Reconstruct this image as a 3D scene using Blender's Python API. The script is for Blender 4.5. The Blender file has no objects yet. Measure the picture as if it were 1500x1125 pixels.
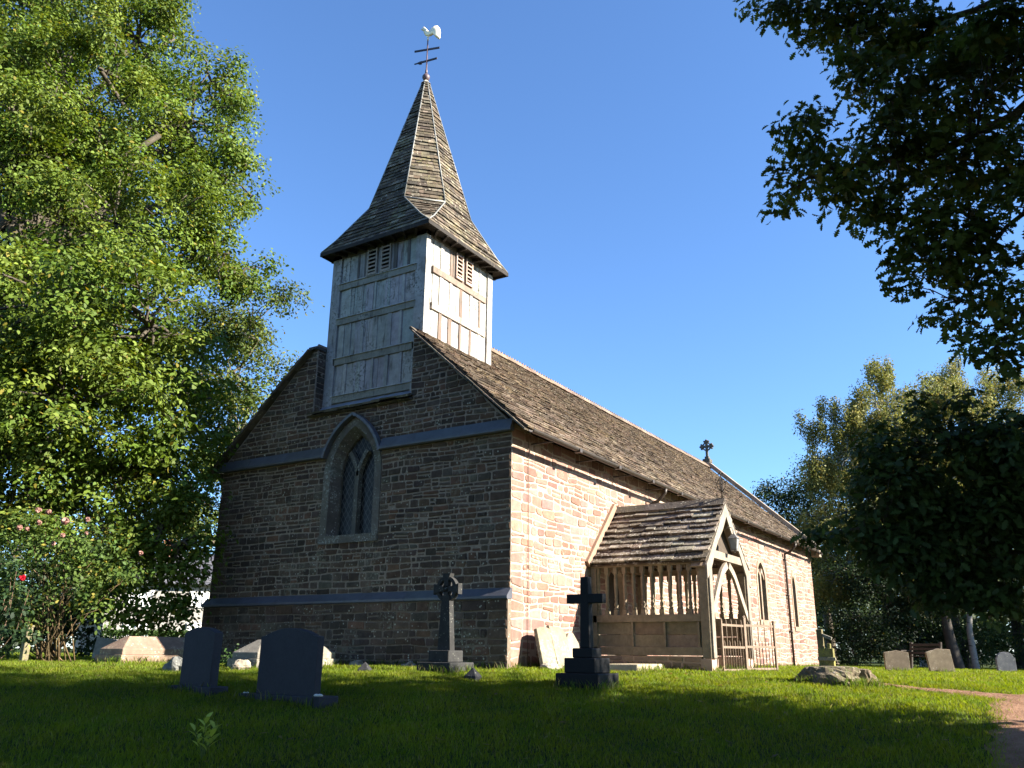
import bpy, math, random
import numpy as np
from mathutils import Vector, Matrix

R = math.radians
sc = bpy.context.scene
COL = sc.collection

# ------------------------------------------------------------------ camera, sky, sun, exposure
CX, CY, CZ = -12.897929, -8.124108, 0.244443
cam_d = bpy.data.cameras.new('camera')
cam = bpy.data.objects.new('camera', cam_d)
COL.objects.link(cam)
cr = Vector((0.5307235, -0.8474964, 0.0090746))
cu = Vector((-0.2621697, -0.1539766, 0.9526585))
cf = Vector((0.8059774, 0.5079774, 0.3039068))
m4 = Matrix((cr, cu, -cf)).transposed().to_4x4()
m4.translation = (CX, CY, CZ)
cam.matrix_world = m4
cam_d.sensor_width = 36.0
cam_d.lens = 1232.3 / 1500.0 * 36.0
cam_d.clip_start = 0.05
cam_d.clip_end = 2000.0
sc.camera = cam

SUN = Vector((0.30, -1.0, 0.60)).normalized()          # towards the sun
SUN_EL = math.asin(SUN.z)
SUN_ROT = math.atan2(SUN.x, SUN.y)
world = bpy.data.worlds.new('World')
sc.world = world
world.use_nodes = True
wn = world.node_tree
sky = wn.nodes.new('ShaderNodeTexSky')
sky.sky_type = 'NISHITA'
sky.sun_disc = False
sky.sun_elevation = SUN_EL
sky.sun_rotation = SUN_ROT
sky.altitude = 0.0
sky.air_density = 1.0
sky.dust_density = 0.2
sky.ozone_density = 8.0
wn.links.new(sky.outputs[0], wn.nodes['Background'].inputs[0])
wn.nodes['Background'].inputs[1].default_value = 0.075

sun_d = bpy.data.lights.new('sun', 'SUN')
sun_d.energy = 5.0
sun_d.angle = R(0.5)
sun_d.color = (1.0, 0.93, 0.80)
sun_o = bpy.data.objects.new('sun', sun_d)
COL.objects.link(sun_o)
sun_o.rotation_euler = SUN.to_track_quat('Z', 'Y').to_euler()

sc.view_settings.view_transform = 'Standard'
sc.view_settings.look = 'None'
sc.view_settings.exposure = 2.05
sc.view_settings.gamma = 1.0
sc.view_settings.use_curve_mapping = False
sc.render.engine = 'CYCLES'
sc.cycles.max_bounces = 6
sc.cycles.diffuse_bounces = 3
sc.cycles.transparent_max_bounces = 8

# ------------------------------------------------------------------ site frame: d = metres ahead of the gate, s = metres to the right of it
YAW = 0.5623747
FX, FY = math.cos(YAW), math.sin(YAW)
GD = [-60, -10, 0, 5, 8.5, 10.9, 11.6, 11.9, 13.6, 15.2, 20, 30, 60, 800]
GZ = [-1.6, -1.5, -1.4, -1.18, -.80, -.37, -.28, -.235, -.07, -.01, 0, -.03, -.05, -.1]


def gz_ds(d, s):
    return np.interp(d, GD, GZ) - .012 * np.clip(s, 0, 25)


def G(x, y):
    dx, dy = x - CX, y - CY
    return gz_ds(dx * FX + dy * FY, dx * FY - dy * FX)


def XY(d, s):
    return CX + d * FX + s * FY, CY + d * FY - s * FX


def V(d, s, z=None):
    x, y = XY(d, s)
    return np.array([x, y, float(G(x, y)) if z is None else z])


# ------------------------------------------------------------------ mesh helpers
class MB:
    def __init__(self):
        self.v = []; self.f = []; self.c = []; self.m = []; self.sm = []
        self.col = (1, 1, 1); self.mi = 0; self.smooth = False

    def add(self, vs, fs, col=None, mi=None, smooth=None):
        b = len(self.v)
        self.v.extend([tuple(map(float, p)) for p in vs])
        c = self.col if col is None else col
        k = self.mi if mi is None else mi
        s = self.smooth if smooth is None else smooth
        for f in fs:
            self.f.append(tuple(b + i for i in f)); self.c.append(c); self.m.append(k); self.sm.append(s)

    def box(self, lo, hi, **k):
        x0, y0, z0 = lo; x1, y1, z1 = hi
        vs = [(x0, y0, z0), (x1, y0, z0), (x1, y1, z0), (x0, y1, z0), (x0, y0, z1), (x1, y0, z1), (x1, y1, z1), (x0, y1, z1)]
        self.add(vs, [(0, 3, 2, 1), (4, 5, 6, 7), (0, 1, 5, 4), (1, 2, 6, 5), (2, 3, 7, 6), (3, 0, 4, 7)], **k)

    def obox(self, o, a, b, c, **k):
        """box with corner o and edge vectors a, b, c"""
        o, a, b, c = map(np.array, (o, a, b, c))
        vs = [o, o + a, o + a + b, o + b, o + c, o + a + c, o + a + b + c, o + b + c]
        fs = [(0, 3, 2, 1), (4, 5, 6, 7), (0, 1, 5, 4), (1, 2, 6, 5), (2, 3, 7, 6), (3, 0, 4, 7)]
        if np.dot(np.cross(a, b), c) < 0:
            fs = [f[::-1] for f in fs]
        self.add(vs, fs, **k)

    def bar(self, p, q, w, t, up=(0, 0, 1), **k):
        """rectangular bar from p to q: w across, t along 'up'"""
        p = np.array(p, float); q = np.array(q, float)
        d = q - p; L = np.linalg.norm(d); d = d / L
        s = np.cross(d, np.array(up, float))
        if np.linalg.norm(s) < 1e-6: s = np.cross(d, (1, 0, 0))
        s /= np.linalg.norm(s); u = np.cross(s, d)
        self.obox(p - s * w / 2 - u * t / 2, d * L, s * w, u * t, **k)

    def tube(self, pts, rad, n=6, cap=True, smooth=True, **k):
        pts = [np.array(p, float) for p in pts]
        if not hasattr(rad, '__len__'): rad = [rad] * len(pts)
        vs = []; ref = None
        for i, p in enumerate(pts):
            d = pts[min(i + 1, len(pts) - 1)] - pts[max(i - 1, 0)]
            d = d / (np.linalg.norm(d) + 1e-12)
            if ref is None:
                ref = np.cross(d, (0, 0, 1.0))
                if np.linalg.norm(ref) < 1e-3: ref = np.cross(d, (1.0, 0, 0))
            a = ref - d * np.dot(ref, d); a /= (np.linalg.norm(a) + 1e-12); ref = a
            b = np.cross(d, a)
            for j in range(n):
                t = 2 * math.pi * j / n
                vs.append(p + rad[i] * (math.cos(t) * a + math.sin(t) * b))
        fs = []
        for i in range(len(pts) - 1):
            for j in range(n):
                fs.append((i * n + j, i * n + (j + 1) % n, (i + 1) * n + (j + 1) % n, (i + 1) * n + j))
        if cap:
            fs.append(tuple(range(n - 1, -1, -1))); fs.append(tuple((len(pts) - 1) * n + j for j in range(n)))
        self.add(vs, fs, smooth=smooth, **k)

    def lathe(self, base, prof, n=10, axis=(0, 0, 1), **k):
        """prof: list of (height, radius)"""
        self.tube([np.array(base) + np.array(axis, float) * h for h, r in prof], [r for h, r in prof], n=n, **k)

    def prism(self, outline, O, U, W, N, t, **k):
        """outline [(u,w)] in plane O,U,W, extruded by t along N (both signs: from 0 to t)"""
        O, U, W, N = (np.array(a, float) for a in (O, U, W, N))
        n = len(outline)
        a = [O + U * u + W * w for u, w in outline]
        b = [p + N * t for p in a]
        fs = [tuple(range(n)), tuple(range(2 * n - 1, n - 1, -1))]
        for i in range(n):
            j = (i + 1) % n
            fs.append((j, i, n + i, n + j))
        self.add(a + b, fs, **k)

    def build(self, name, mats, parent=None, bevel=0.0):
        me = bpy.data.meshes.new(name)
        me.from_pydata(self.v, [], self.f)
        if not isinstance(mats, (list, tuple)): mats = [mats]
        for m in mats: me.materials.append(m)
        me.polygons.foreach_set('material_index', self.m)
        me.polygons.foreach_set('use_smooth', self.sm)
        at = me.attributes.new('tint', 'FLOAT_COLOR', 'FACE')
        at.data.foreach_set('color', np.array([(c[0], c[1], c[2], 1.0) for c in self.c], np.float32).ravel())
        import bmesh
        bm = bmesh.new(); bm.from_mesh(me)
        bmesh.ops.recalc_face_normals(bm, faces=bm.faces)
        bm.to_mesh(me); bm.free()
        me.update()
        ob = bpy.data.objects.new(name, me)
        COL.objects.link(ob)
        if parent is not None: ob.parent = parent
        if bevel > 0:
            b = ob.modifiers.new('bevel', 'BEVEL'); b.width = bevel; b.segments = 2; b.limit_method = 'ANGLE'
        return ob


def np_mesh(name, verts, nper, mat, parent=None, cols=None, smooth=False):
    """verts (F, nper, 3): loose polygons"""
    F = verts.shape[0]
    me = bpy.data.meshes.new(name)
    me.vertices.add(F * nper); me.loops.add(F * nper); me.polygons.add(F)
    me.vertices.foreach_set('co', verts.reshape(-1).astype(np.float32))
    me.loops.foreach_set('vertex_index', np.arange(F * nper, dtype=np.int32))
    me.polygons.foreach_set('loop_start', np.arange(0, F * nper, nper, dtype=np.int32))
    me.polygons.foreach_set('loop_total', np.full(F, nper, np.int32))
    me.update(calc_edges=True)
    me.validate()
    me.materials.append(mat)
    if cols is not None:
        at = me.attributes.new('tint', 'FLOAT_COLOR', 'FACE')
        c4 = np.ones((F, 4), np.float32); c4[:, :3] = cols
        at.data.foreach_set('color', c4.ravel())
    ob = bpy.data.objects.new(name, me)
    COL.objects.link(ob)
    if parent is not None: ob.parent = parent
    return ob


def empty(name, loc=(0, 0, 0), label=None, cat=None, group=None):
    o = bpy.data.objects.new(name, None)
    o.empty_display_size = 0.2
    COL.objects.link(o)
    o.location = loc
    tag(o, label, cat, group)
    return o


def tag(o, label=None, cat=None, group=None, kind=None):
    if label: o['label'] = label
    if cat: o['category'] = cat
    if group: o['group'] = group
    if kind: o['kind'] = kind
    return o


def fix(parent_loc, ob):
    """geometry was written in world coordinates: shift it under a parent Empty standing elsewhere"""
    ob.data.transform(Matrix.Translation(-Vector(parent_loc)))
    return ob


# ------------------------------------------------------------------ materials
def newmat(name):
    m = bpy.data.materials.new(name); m.use_nodes = True
    nt = m.node_tree
    return m, nt, nt.nodes['Principled BSDF']


def nd(nt, typ, ins=None, **props):
    n = nt.nodes.new(typ)
    for k, v in props.items(): setattr(n, k, v)
    for k, v in (ins or {}).items():
        if hasattr(v, 'is_output'): nt.links.new(v, n.inputs[k])
        else: n.inputs[k].default_value = v
    return n


def mixc(nt, fac, a, b, mode='MIX'):
    n = nt.nodes.new('ShaderNodeMix'); n.data_type = 'RGBA'; n.blend_type = mode
    for idx, v in ((0, fac), (6, a), (7, b)):
        if hasattr(v, 'is_output'): nt.links.new(v, n.inputs[idx])
        else: n.inputs[idx].default_value = v if idx == 0 else (v[0], v[1], v[2], 1)
    return n.outputs[2]


def ramp(nt, fac, lo, hi, smooth=True):
    n = nt.nodes.new('ShaderNodeMapRange')
    n.interpolation_type = 'SMOOTHSTEP' if smooth else 'LINEAR'
    nt.links.new(fac, n.inputs[0]); n.inputs[1].default_value = lo; n.inputs[2].default_value = hi
    return n.outputs[0]


def noise(nt, co, scale, detail=4, rough=.55):
    n = nd(nt, 'ShaderNodeTexNoise', {'Scale': scale, 'Detail': detail, 'Roughness': rough})
    nt.links.new(co, n.inputs['Vector'])
    return n.outputs[0]


def rough_mat(name, base=(1, 1, 1), var=.35, scale=7.0, lichen=None, lichen2=None, lich_amt=.5, bump=.4, bscale=40.0, rough=.9, streak=None, spec=.3):
    """tinted weathered surface: attribute tint x noise, lichen patches, bump"""
    m, nt, p = newmat(name)
    tc = nd(nt, 'ShaderNodeTexCoord').outputs['Object']
    at = nd(nt, 'ShaderNodeAttribute', attribute_name='tint').outputs['Color']
    c = mixc(nt, 1.0, at, base, 'MULTIPLY')
    n1 = noise(nt, tc, scale, 5, .65)
    n2 = noise(nt, tc, scale * .23, 3, .5)
    n3 = noise(nt, tc, scale * 6.0, 3, .6)
    v = ramp(nt, n1, .25, .75, False)
    mul = nd(nt, 'ShaderNodeMapRange', {0: v, 3: 1 - var, 4: 1 + var}).outputs[0]
    c = mixc(nt, 1.0, c, nd(nt, 'ShaderNodeCombineColor', {0: mul, 1: mul, 2: mul}).outputs[0], 'MULTIPLY')
    mul2 = nd(nt, 'ShaderNodeMapRange', {0: ramp(nt, n2, .3, .7, False), 3: 1 - var * .5, 4: 1 + var * .5}).outputs[0]
    c = mixc(nt, 1.0, c, nd(nt, 'ShaderNodeCombineColor', {0: mul2, 1: mul2, 2: mul2}).outputs[0], 'MULTIPLY')
    if streak:
        mp = nd(nt, 'ShaderNodeMapping', {'Scale': streak[1]}); nt.links.new(tc, mp.inputs[0])
        ns = noise(nt, mp.outputs[0], 1.0, 5, .7)
        c = mixc(nt, ramp(nt, ns, streak[2], streak[3]), c, streak[0])
    if lichen:
        a = ramp(nt, n2, .58 - .25 * lich_amt, .75 - .15 * lich_amt)
        b = ramp(nt, noise(nt, tc, scale * 2.6, 4, .6), .50, .62)
        ml = nd(nt, 'ShaderNodeMath', {0: a, 1: b}, operation='MULTIPLY').outputs[0]
        c = mixc(nt, ml, c, lichen)
    if lichen2:
        vo = nd(nt, 'ShaderNodeTexVoronoi', {'Scale': scale * 2.2, 'Randomness': 1.0}); nt.links.new(tc, vo.inputs['Vector'])
        b = nd(nt, 'ShaderNodeMapRange', {0: vo.outputs['Distance'], 1: .16, 2: .26, 3: 1.0, 4: 0.0}).outputs[0]
        a = ramp(nt, noise(nt, tc, scale * .5, 3, .6), .46, .60)
        ml = nd(nt, 'ShaderNodeMath', {0: a, 1: b}, operation='MULTIPLY').outputs[0]
        c = mixc(nt, ml, c, lichen2)
    nt.links.new(c, p.inputs['Base Color'])
    p.inputs['Roughness'].default_value = rough
    p.inputs['Specular IOR Level'].default_value = spec
    hb = nd(nt, 'ShaderNodeMath', {0: noise(nt, tc, bscale, 4, .65), 1: n3}, operation='ADD').outputs[0]
    bp = nd(nt, 'ShaderNodeBump', {'Strength': bump, 'Distance': .012, 'Height': hb})
    nt.links.new(bp.outputs[0], p.inputs['Normal'])
    return m


def leaf_mat(name, trans=.35, rough=.5, spec=.4):
    m, nt, p = newmat(name)
    at = nd(nt, 'ShaderNodeAttribute', attribute_name='tint').outputs['Color']
    nt.links.new(at, p.inputs['Base Color'])
    p.inputs['Roughness'].default_value = rough
    p.inputs['Specular IOR Level'].default_value = spec
    tr = nd(nt, 'ShaderNodeBsdfTranslucent')
    hs = nd(nt, 'ShaderNodeHueSaturation', {'Hue': .485, 'Saturation': 1.1, 'Value': 1.25, 'Color': at})
    nt.links.new(hs.outputs[0], tr.inputs[0])
    mx = nd(nt, 'ShaderNodeMixShader', {0: trans, 1: p.outputs[0], 2: tr.outputs[0]})
    nt.links.new(mx.outputs[0], nt.nodes['Material Output'].inputs[0])
    return m


M = {}
M['shade_stone'] = rough_mat('weathered_shade_sandstone', var=.45, scale=6, lichen=(.20, .19, .135), lichen2=(.40, .38, .30), lich_amt=.35, bump=.8, bscale=30)  # west side stone; its dark tints hold shade as well as weathering
M['shade_mortar'] = rough_mat('shade_side_mortar', var=.30, scale=9, bump=.6, lichen2=(.4, .4, .34))  # mortar of the same side, toned down for the shade too
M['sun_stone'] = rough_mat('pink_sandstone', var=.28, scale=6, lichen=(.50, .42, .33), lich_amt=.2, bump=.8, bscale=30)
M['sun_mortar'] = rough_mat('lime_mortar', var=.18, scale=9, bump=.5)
M['ashlar'] = rough_mat('dressed_stone', var=.25, scale=8, lichen=(.30, .30, .26), lichen2=(.42, .43, .38), lich_amt=.6, bump=.5)
M['roof_tile'] = rough_mat('stone_tile', var=.38, scale=5, lichen=(.26, .20, .11), lichen2=(.40, .36, .28), lich_amt=.2, bump=.9, bscale=25)
M['porch_tile'] = rough_mat('porch_stone_tile', var=.5, scale=7, lichen=(.42, .38, .33), lichen2=(.5, .47, .42), lich_amt=.7, bump=.9, bscale=30)
M['spire_tile'] = rough_mat('spire_slate', var=.45, scale=5, lichen=(.19, .165, .075), lichen2=(.40, .36, .28), lich_amt=.3, bump=.7, bscale=25)
M['lead'] = rough_mat('lead_sheet', var=.25, scale=5, bump=.25, rough=.45, spec=.5)
M['paint'] = rough_mat('peeling_white_paint', var=.28, scale=6, bump=.5, rough=.85, streak=((.12, .105, .085), (9.0, 9.0, 1.6), .52, .70), lichen=(.13, .125, .105), lich_amt=.45)
M['oak_timber'] = rough_mat('weathered_oak', var=.28, scale=9, bump=.5, rough=.85, streak=((.16, .12, .08), (14.0, 14.0, 3.0), .60, .75))
M['dark_void'] = rough_mat('dark_interior', var=.1, bump=.0)
M['iron'] = rough_mat('black_iron', var=.2, bump=.2, rough=.5, spec=.5)
M['rust_iron'] = rough_mat('rusty_painted_iron', var=.3, scale=20, bump=.3, rough=.7)
M['granite'] = rough_mat('dark_granite', var=.15, scale=30, bump=.06, rough=.6, spec=.10)
M['old_cross'] = rough_mat('weathered_dark_stone', var=.35, scale=12, bump=.6, lichen2=(.18, .18, .15))
M['gravestone'] = rough_mat('gravestone', var=.25, scale=8, bump=.5, lichen=(.40, .37, .22), lich_amt=.4, lichen2=(.46, .44, .36))
M['rock'] = rough_mat('mossy_rock', var=.55, scale=6, bump=1.0, bscale=14, lichen=(.085, .09, .03), lich_amt=.6, lichen2=(.28, .26, .22))
M['moss_wood'] = rough_mat('mossy_wood', var=.35, scale=14, bump=.7, lichen=(.30, .28, .05), lich_amt=.9)
M['bark'] = rough_mat('bark', var=.4, scale=5, bump=1.0, bscale=14)
M['birch_bark'] = rough_mat('birch_bark', var=.2, scale=5, bump=.5, streak=((.04, .035, .03), (2, 2, 9), .56, .62))
M['render_white'] = rough_mat('white_render', var=.06, scale=3, bump=.1)
M['leaf'] = leaf_mat('leaf', .32, .6, .22)
M['leaf_dark'] = leaf_mat('dark_leaf', .36, .55, .25)
M['petal'] = leaf_mat('petal', .25, .6, .2)
M['grass'] = leaf_mat('grass_blade', .45, .6, .2)
# gilded copper
mg, ntg, pg = newmat('gilding')
pg.inputs['Base Color'].default_value = (1.0, .86, .58, 1); pg.inputs['Metallic'].default_value = .25; pg.inputs['Roughness'].default_value = .4
M['gold'] = mg
# leaded glass: diamond quarries, lead lines are part of the pane's own pattern


def leaded(name, axis):
    m, nt, p = newmat(name)
    tc = nd(nt, 'ShaderNodeTexCoord').outputs['Object']
    sp = nd(nt, 'ShaderNodeSeparateXYZ', {0: tc})
    u = sp.outputs[axis]; w = sp.outputs[2]
    fr = []
    for sg in (1, -1):
        a = nd(nt, 'ShaderNodeMath', {0: u, 1: 8.2}, operation='MULTIPLY').outputs[0]
        b = nd(nt, 'ShaderNodeMath', {0: w, 1: 5.2 * sg}, operation='MULTIPLY').outputs[0]
        c = nd(nt, 'ShaderNodeMath', {0: a, 1: b}, operation='ADD').outputs[0]
        f = nd(nt, 'ShaderNodeMath', {0: c}, operation='FRACT').outputs[0]
        f = nd(nt, 'ShaderNodeMath', {0: f, 1: .12}, operation='LESS_THAN').outputs[0]
        fr.append(f)
    mk = nd(nt, 'ShaderNodeMath', {0: fr[0], 1: fr[1]}, operation='MAXIMUM').outputs[0]
    gl = ramp(nt, noise(nt, tc, 9, 2), .45, .65)
    p.inputs['Specular IOR Level'].default_value = .15
    c = mixc(nt, gl, (.008, .009, .010), (.022, .024, .024))
    c = mixc(nt, mk, c, (.10, .10, .095))
    nt.links.new(c, p.inputs['Base Color'])
    nt.links.new(nd(nt, 'ShaderNodeMapRange', {0: mk, 3: .3, 4: .6}).outputs[0], p.inputs['Roughness'])
    bp = nd(nt, 'ShaderNodeBump', {'Strength': .25, 'Distance': .01, 'Height': noise(nt, tc, 12, 1)})
    nt.links.new(bp.outputs[0], p.inputs['Normal'])
    return m


M['glass_gable'] = leaded('leaded_glass_gable', 1)
M['glass_side'] = leaded('leaded_glass_side', 0)
mc, ntc, pc = newmat('clear_glass')
pc.inputs['Base Color'].default_value = (.25, .27, .28, 1); pc.inputs['Roughness'].default_value = .1
M['pane'] = mc

# ground: soil and thatch under the blades
m, nt, p = newmat('turf_soil')
tc = nd(nt, 'ShaderNodeTexCoord').outputs['Object']
c = mixc(nt, ramp(nt, noise(nt, tc, 1.3, 6, .7), .35, .65), (.018, .030, .006), (.034, .048, .010))
c = mixc(nt, ramp(nt, noise(nt, tc, 24, 4, .7), .4, .7), c, (.05, .062, .015))
nt.links.new(c, p.inputs['Base Color']); p.inputs['Roughness'].default_value = .95; p.inputs['Specular IOR Level'].default_value = .1
bp = nd(nt, 'ShaderNodeBump', {'Strength': .8, 'Distance': .04, 'Height': noise(nt, tc, 30, 5, .7)})
nt.links.new(bp.outputs[0], p.inputs['Normal'])
M['turf'] = m
m, nt, p = newmat('earth_path')
tc = nd(nt, 'ShaderNodeTexCoord').outputs['Object']
c = mixc(nt, ramp(nt, noise(nt, tc, 2.2, 6, .7), .35, .65), (.20, .105, .062), (.30, .17, .105))
c = mixc(nt, ramp(nt, noise(nt, tc, 40, 3, .7), .55, .7), c, (.36, .26, .19))
nt.links.new(c, p.inputs['Base Color']); p.inputs['Roughness'].default_value = .95; p.inputs['Specular IOR Level'].default_value = .1
bp = nd(nt, 'ShaderNodeBump', {'Strength': 1.0, 'Distance': .05, 'Height': noise(nt, tc, 18, 6, .75)})
nt.links.new(bp.outputs[0], p.inputs['Normal'])
M['path'] = m

# ------------------------------------------------------------------ ground
dd = np.unique(np.concatenate([np.linspace(-60, -2, 20), np.linspace(-2, 40, 170), np.linspace(40, 120, 30), [160, 220, 320, 480, 700]]))
ss = np.unique(np.concatenate([[-700, -450, -300, -200, -140, -100], np.linspace(-75, -22, 25), np.linspace(-22, 30, 160), np.linspace(30, 75, 22), [100, 140, 200, 300, 450, 700]]))
DD, SS = np.meshgrid(dd, ss, indexing='ij')
gx = CX + DD * FX + SS * FY; gy = CY + DD * FY - SS * FX; gzz = gz_ds(DD, SS)


def bumps(x, y):
    return (.018 * np.sin(x * 1.9 + 1.3 * np.sin(y * 1.1)) * np.sin(y * 2.3 + .7) + .012 * np.sin(x * 4.1 + y * 2.2) * np.sin(y * 3.7 - x)) - .03


def ground_z(x, y):
    d = (x - CX) * FX + (y - CY) * FY
    return G(x, y) + bumps(x, y) * np.clip((40 - np.abs(d)) / 20, 0, 1)


gz2 = ground_z(gx, gy)
nr, nc = DD.shape
gv = np.stack([gx, gy, gz2], -1).reshape(-1, 3)
ii, jj = np.meshgrid(np.arange(nr - 1), np.arange(nc - 1), indexing='ij')
q = (ii * nc + jj).ravel()
gf = np.stack([q, q + 1, q + nc + 1, q + nc], 1)[:, ::-1]
me = bpy.data.meshes.new('ground')
me.from_pydata(gv.tolist(), [], gf.tolist())
me.polygons.foreach_set('use_smooth', [True] * len(gf))
me.materials.append(M['turf'])
ground = bpy.data.objects.new('ground', me); COL.objects.link(ground)
tag(ground, kind='structure')

# the trodden path: centre line (x, y, half width)
PATH = [(-9.0, -10.2, .7), (-5.5, -9.0, .75), (-2.8, -8.25, .8), (-.8, -8.1, .72), (.9, -8.05, .75), (3.0, -8.9, .7), (7.0, -10.6, .7), (14.0, -13.0, .7)]
SPUR = [(.9, -7.9, .45), (1.35, -7.2, .28), (1.5, -6.4, .15), (1.55, -5.6, .05)]


def smoothline(P, n=14):
    P = np.array(P, float); out = []
    for i in range(len(P) - 1):
        p0 = P[max(i - 1, 0)]; p1 = P[i]; p2 = P[i + 1]; p3 = P[min(i + 2, len(P) - 1)]
        for t in np.linspace(0, 1, n, endpoint=False):
            out.append(.5 * ((2 * p1) + (-p0 + p2) * t + (2 * p0 - 5 * p1 + 4 * p2 - p3) * t * t + (-p0 + 3 * p1 - 3 * p2 + p3) * t ** 3))
    out.append(P[-1])
    return np.array(out)


PL = smoothline(PATH); SL = smoothline(SPUR)


def path_mask(x, y, grow=0.0):
    """signed distance to the path edge (negative inside)"""
    best = np.full(np.shape(x), 9.0)
    for L in (PL, SL):
        for px, py, hw in L:
            best = np.minimum(best, np.hypot(x - px, y - py) - hw)
    return best - grow


rng = np.random.default_rng(3)
pb = MB(); pb.smooth = True
for L, dz in ((PL, .034), (SL, .028)):
    n = len(L); vs = []
    for i in range(n):
        t = L[min(i + 1, n - 1), :2] - L[max(i - 1, 0), :2]; t /= np.linalg.norm(t); nn = np.array([-t[1], t[0]])
        for k in range(9):
            w = (k / 4 - 1) * (L[i, 2] * 1.12 + .05 * math.sin(i * 1.3 + k))
            x, y = L[i, :2] + nn * w
            vs.append((x, y, float(ground_z(x, y)) + dz - .03 * abs(k / 4 - 1) ** 3))
    pb.add(vs, [(i * 9 + k, i * 9 + k + 1, (i + 1) * 9 + k + 1, (i + 1) * 9 + k) for i in range(n - 1) for k in range(8)])
po = pb.build('path', M['path']); tag(po, kind='structure')

# grass blades
CHURCH_X = (-.15, 22.8); CHURCH_Y = (-.02, 8.1)


def blades(n, d0, d1, s0f, s1f, h, w, seed):
    r = np.random.default_rng(seed)
    u = r.random(n)
    d = np.sqrt(d0 ** 2 + u * (d1 ** 2 - d0 ** 2)); s = r.uniform(s0f, s1f, n) * d
    x = CX + d * FX + s * FY; y = CY + d * FY - s * FX
    ok = ~((x > CHURCH_X[0]) & (x < CHURCH_X[1]) & (y > CHURCH_Y[0]) & (y < CHURCH_Y[1]))
    ok &= ~((x > 3.0) & (x < 5.9) & (y > -2.5) & (y < 0))
    pm = path_mask(x, y)
    ok &= pm > r.normal(.02, .12, n)
    x, y, d = x[ok], y[ok], d[ok]; n = len(x)
    z = ground_z(x, y) - .005
    patch = .5 + .5 * np.sin(x * 1.7 + np.sin(y * 2.1)) * np.sin(y * 1.3 + 1.1 * np.sin(x * .9))
    patch2 = .5 + .5 * np.sin(x * 5.3 + 2 * np.sin(y * 3.1)) * np.sin(y * 4.7)
    hh = h * r.uniform(.5, 1.25, n) * (.75 + .35 * patch + .2 * patch2)
    a = r.uniform(0, 2 * np.pi, n); lean = r.uniform(.1, .8, n) * hh; b = r.uniform(0, 2 * np.pi, n)
    ww = w * r.uniform(.6, 1.3, n)
    base = np.stack([x, y, z], 1)
    dx = np.stack([np.cos(a) * ww / 2, np.sin(a) * ww / 2, np.zeros(n)], 1)
    mid = base + np.stack([np.cos(b) * lean * .35, np.sin(b) * lean * .35, hh * .6], 1)
    tip = base + np.stack([np.cos(b) * lean, np.sin(b) * lean, hh], 1)
    quad = np.stack([base - dx, base + dx, mid + dx * .75, tip, mid - dx * .75], 1)
    g = r.uniform(.75, 1.25, n)[:, None] * (.85 + .3 * patch[:, None])
    yl = (r.random(n) < .07)[:, None]
    col = np.where(yl, np.array([.22, .20, .07]), np.array([.112, .176, .014]) + np.array([.055, .028, .004]) * patch2[:, None]) * g
    return quad, col


sets = [blades(230000, 7.2, 14, -.64, .62, .055, .007, 1), blades(200000, 12, 22, -.64, .62, .055, .011, 2), blades(110000, 22, 45, -.64, .64, .07, .026, 4)]
rt_ = np.random.default_rng(55); tb = []
for (x0, y0, x1, y1, kk) in ((-5.30, 1.2, -5.30, 2.04, 50), (-5.07, -.5, -5.07, .95, 70), (-1.78, -.03, -1.78, .66, 110), (-1.09, -.03, -1.78, -.03, 110), (-2.16, -2.78, -2.16, -2.08, 90), (-1.46, -2.78, -2.16, -2.78, 90),
                              (-3.12, 6.34, -1.0, 6.34, 300), (-3.12, 6.34, -3.12, 7.15, 160), (-2.77, 3.18, -.8, 3.18, 200), (-.14, 0, -.14, 8, 900), (0, -.06, 3.0, -.06, 420), (3.06, -2.4, 3.06, 0, 420), (3.1, -2.56, 5.6, -2.56, 300), (5.7, -.06, 22.6, -.06, 1300), (.3, -.48, 1.9, -.48, 260), (.95, -1.98, 2.1, -1.98, 160),
                              (.66, -5.35, .66, -4.7, 260), (.72, -5.4, 1.2, -5.72, 240), (1.05, -5.7, 1.35, -5.7, 90), (12.9, -4.6, 12.9, -3.9, 120), (11.35, -5.85, 11.35, -5.1, 120)):
    t_ = rt_.random(kk); tb.append(np.stack([x0 + (x1 - x0) * t_ + rt_.normal(0, .035, kk), y0 + (y1 - y0) * t_ + rt_.normal(0, .035, kk)], 1))
tb = np.concatenate(tb); nt_ = len(tb)
a_ = rt_.uniform(0, 6.28, nt_); b_ = rt_.uniform(0, 6.28, nt_); hh_ = rt_.uniform(.07, .17, nt_); ln_ = rt_.uniform(.1, .7, nt_) * hh_; ww_ = rt_.uniform(.006, .013, nt_)
bs_ = np.stack([tb[:, 0], tb[:, 1], ground_z(tb[:, 0], tb[:, 1])], 1); dx_ = np.stack([np.cos(a_) * ww_ / 2, np.sin(a_) * ww_ / 2, 0 * a_], 1)
md_ = bs_ + np.stack([np.cos(b_) * ln_ * .35, np.sin(b_) * ln_ * .35, hh_ * .6], 1); tp_ = bs_ + np.stack([np.cos(b_) * ln_, np.sin(b_) * ln_, hh_], 1)
sets.append((np.stack([bs_ - dx_, bs_ + dx_, md_ + dx_ * .75, tp_, md_ - dx_ * .75], 1), np.where((rt_.random(nt_) < .2)[:, None], np.array([.22, .20, .08]), np.array([.11, .18, .02])) * rt_.uniform(.6, 1.2, (nt_, 1))))
gq = np.concatenate([a for a, b in sets]); gc = np.concatenate([b for a, b in sets])
# the longer tufts at the foot of walls and stones
grass = np_mesh('grass', gq, 5, M['grass'], cols=gc)
tag(grass, kind='stuff')

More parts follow.
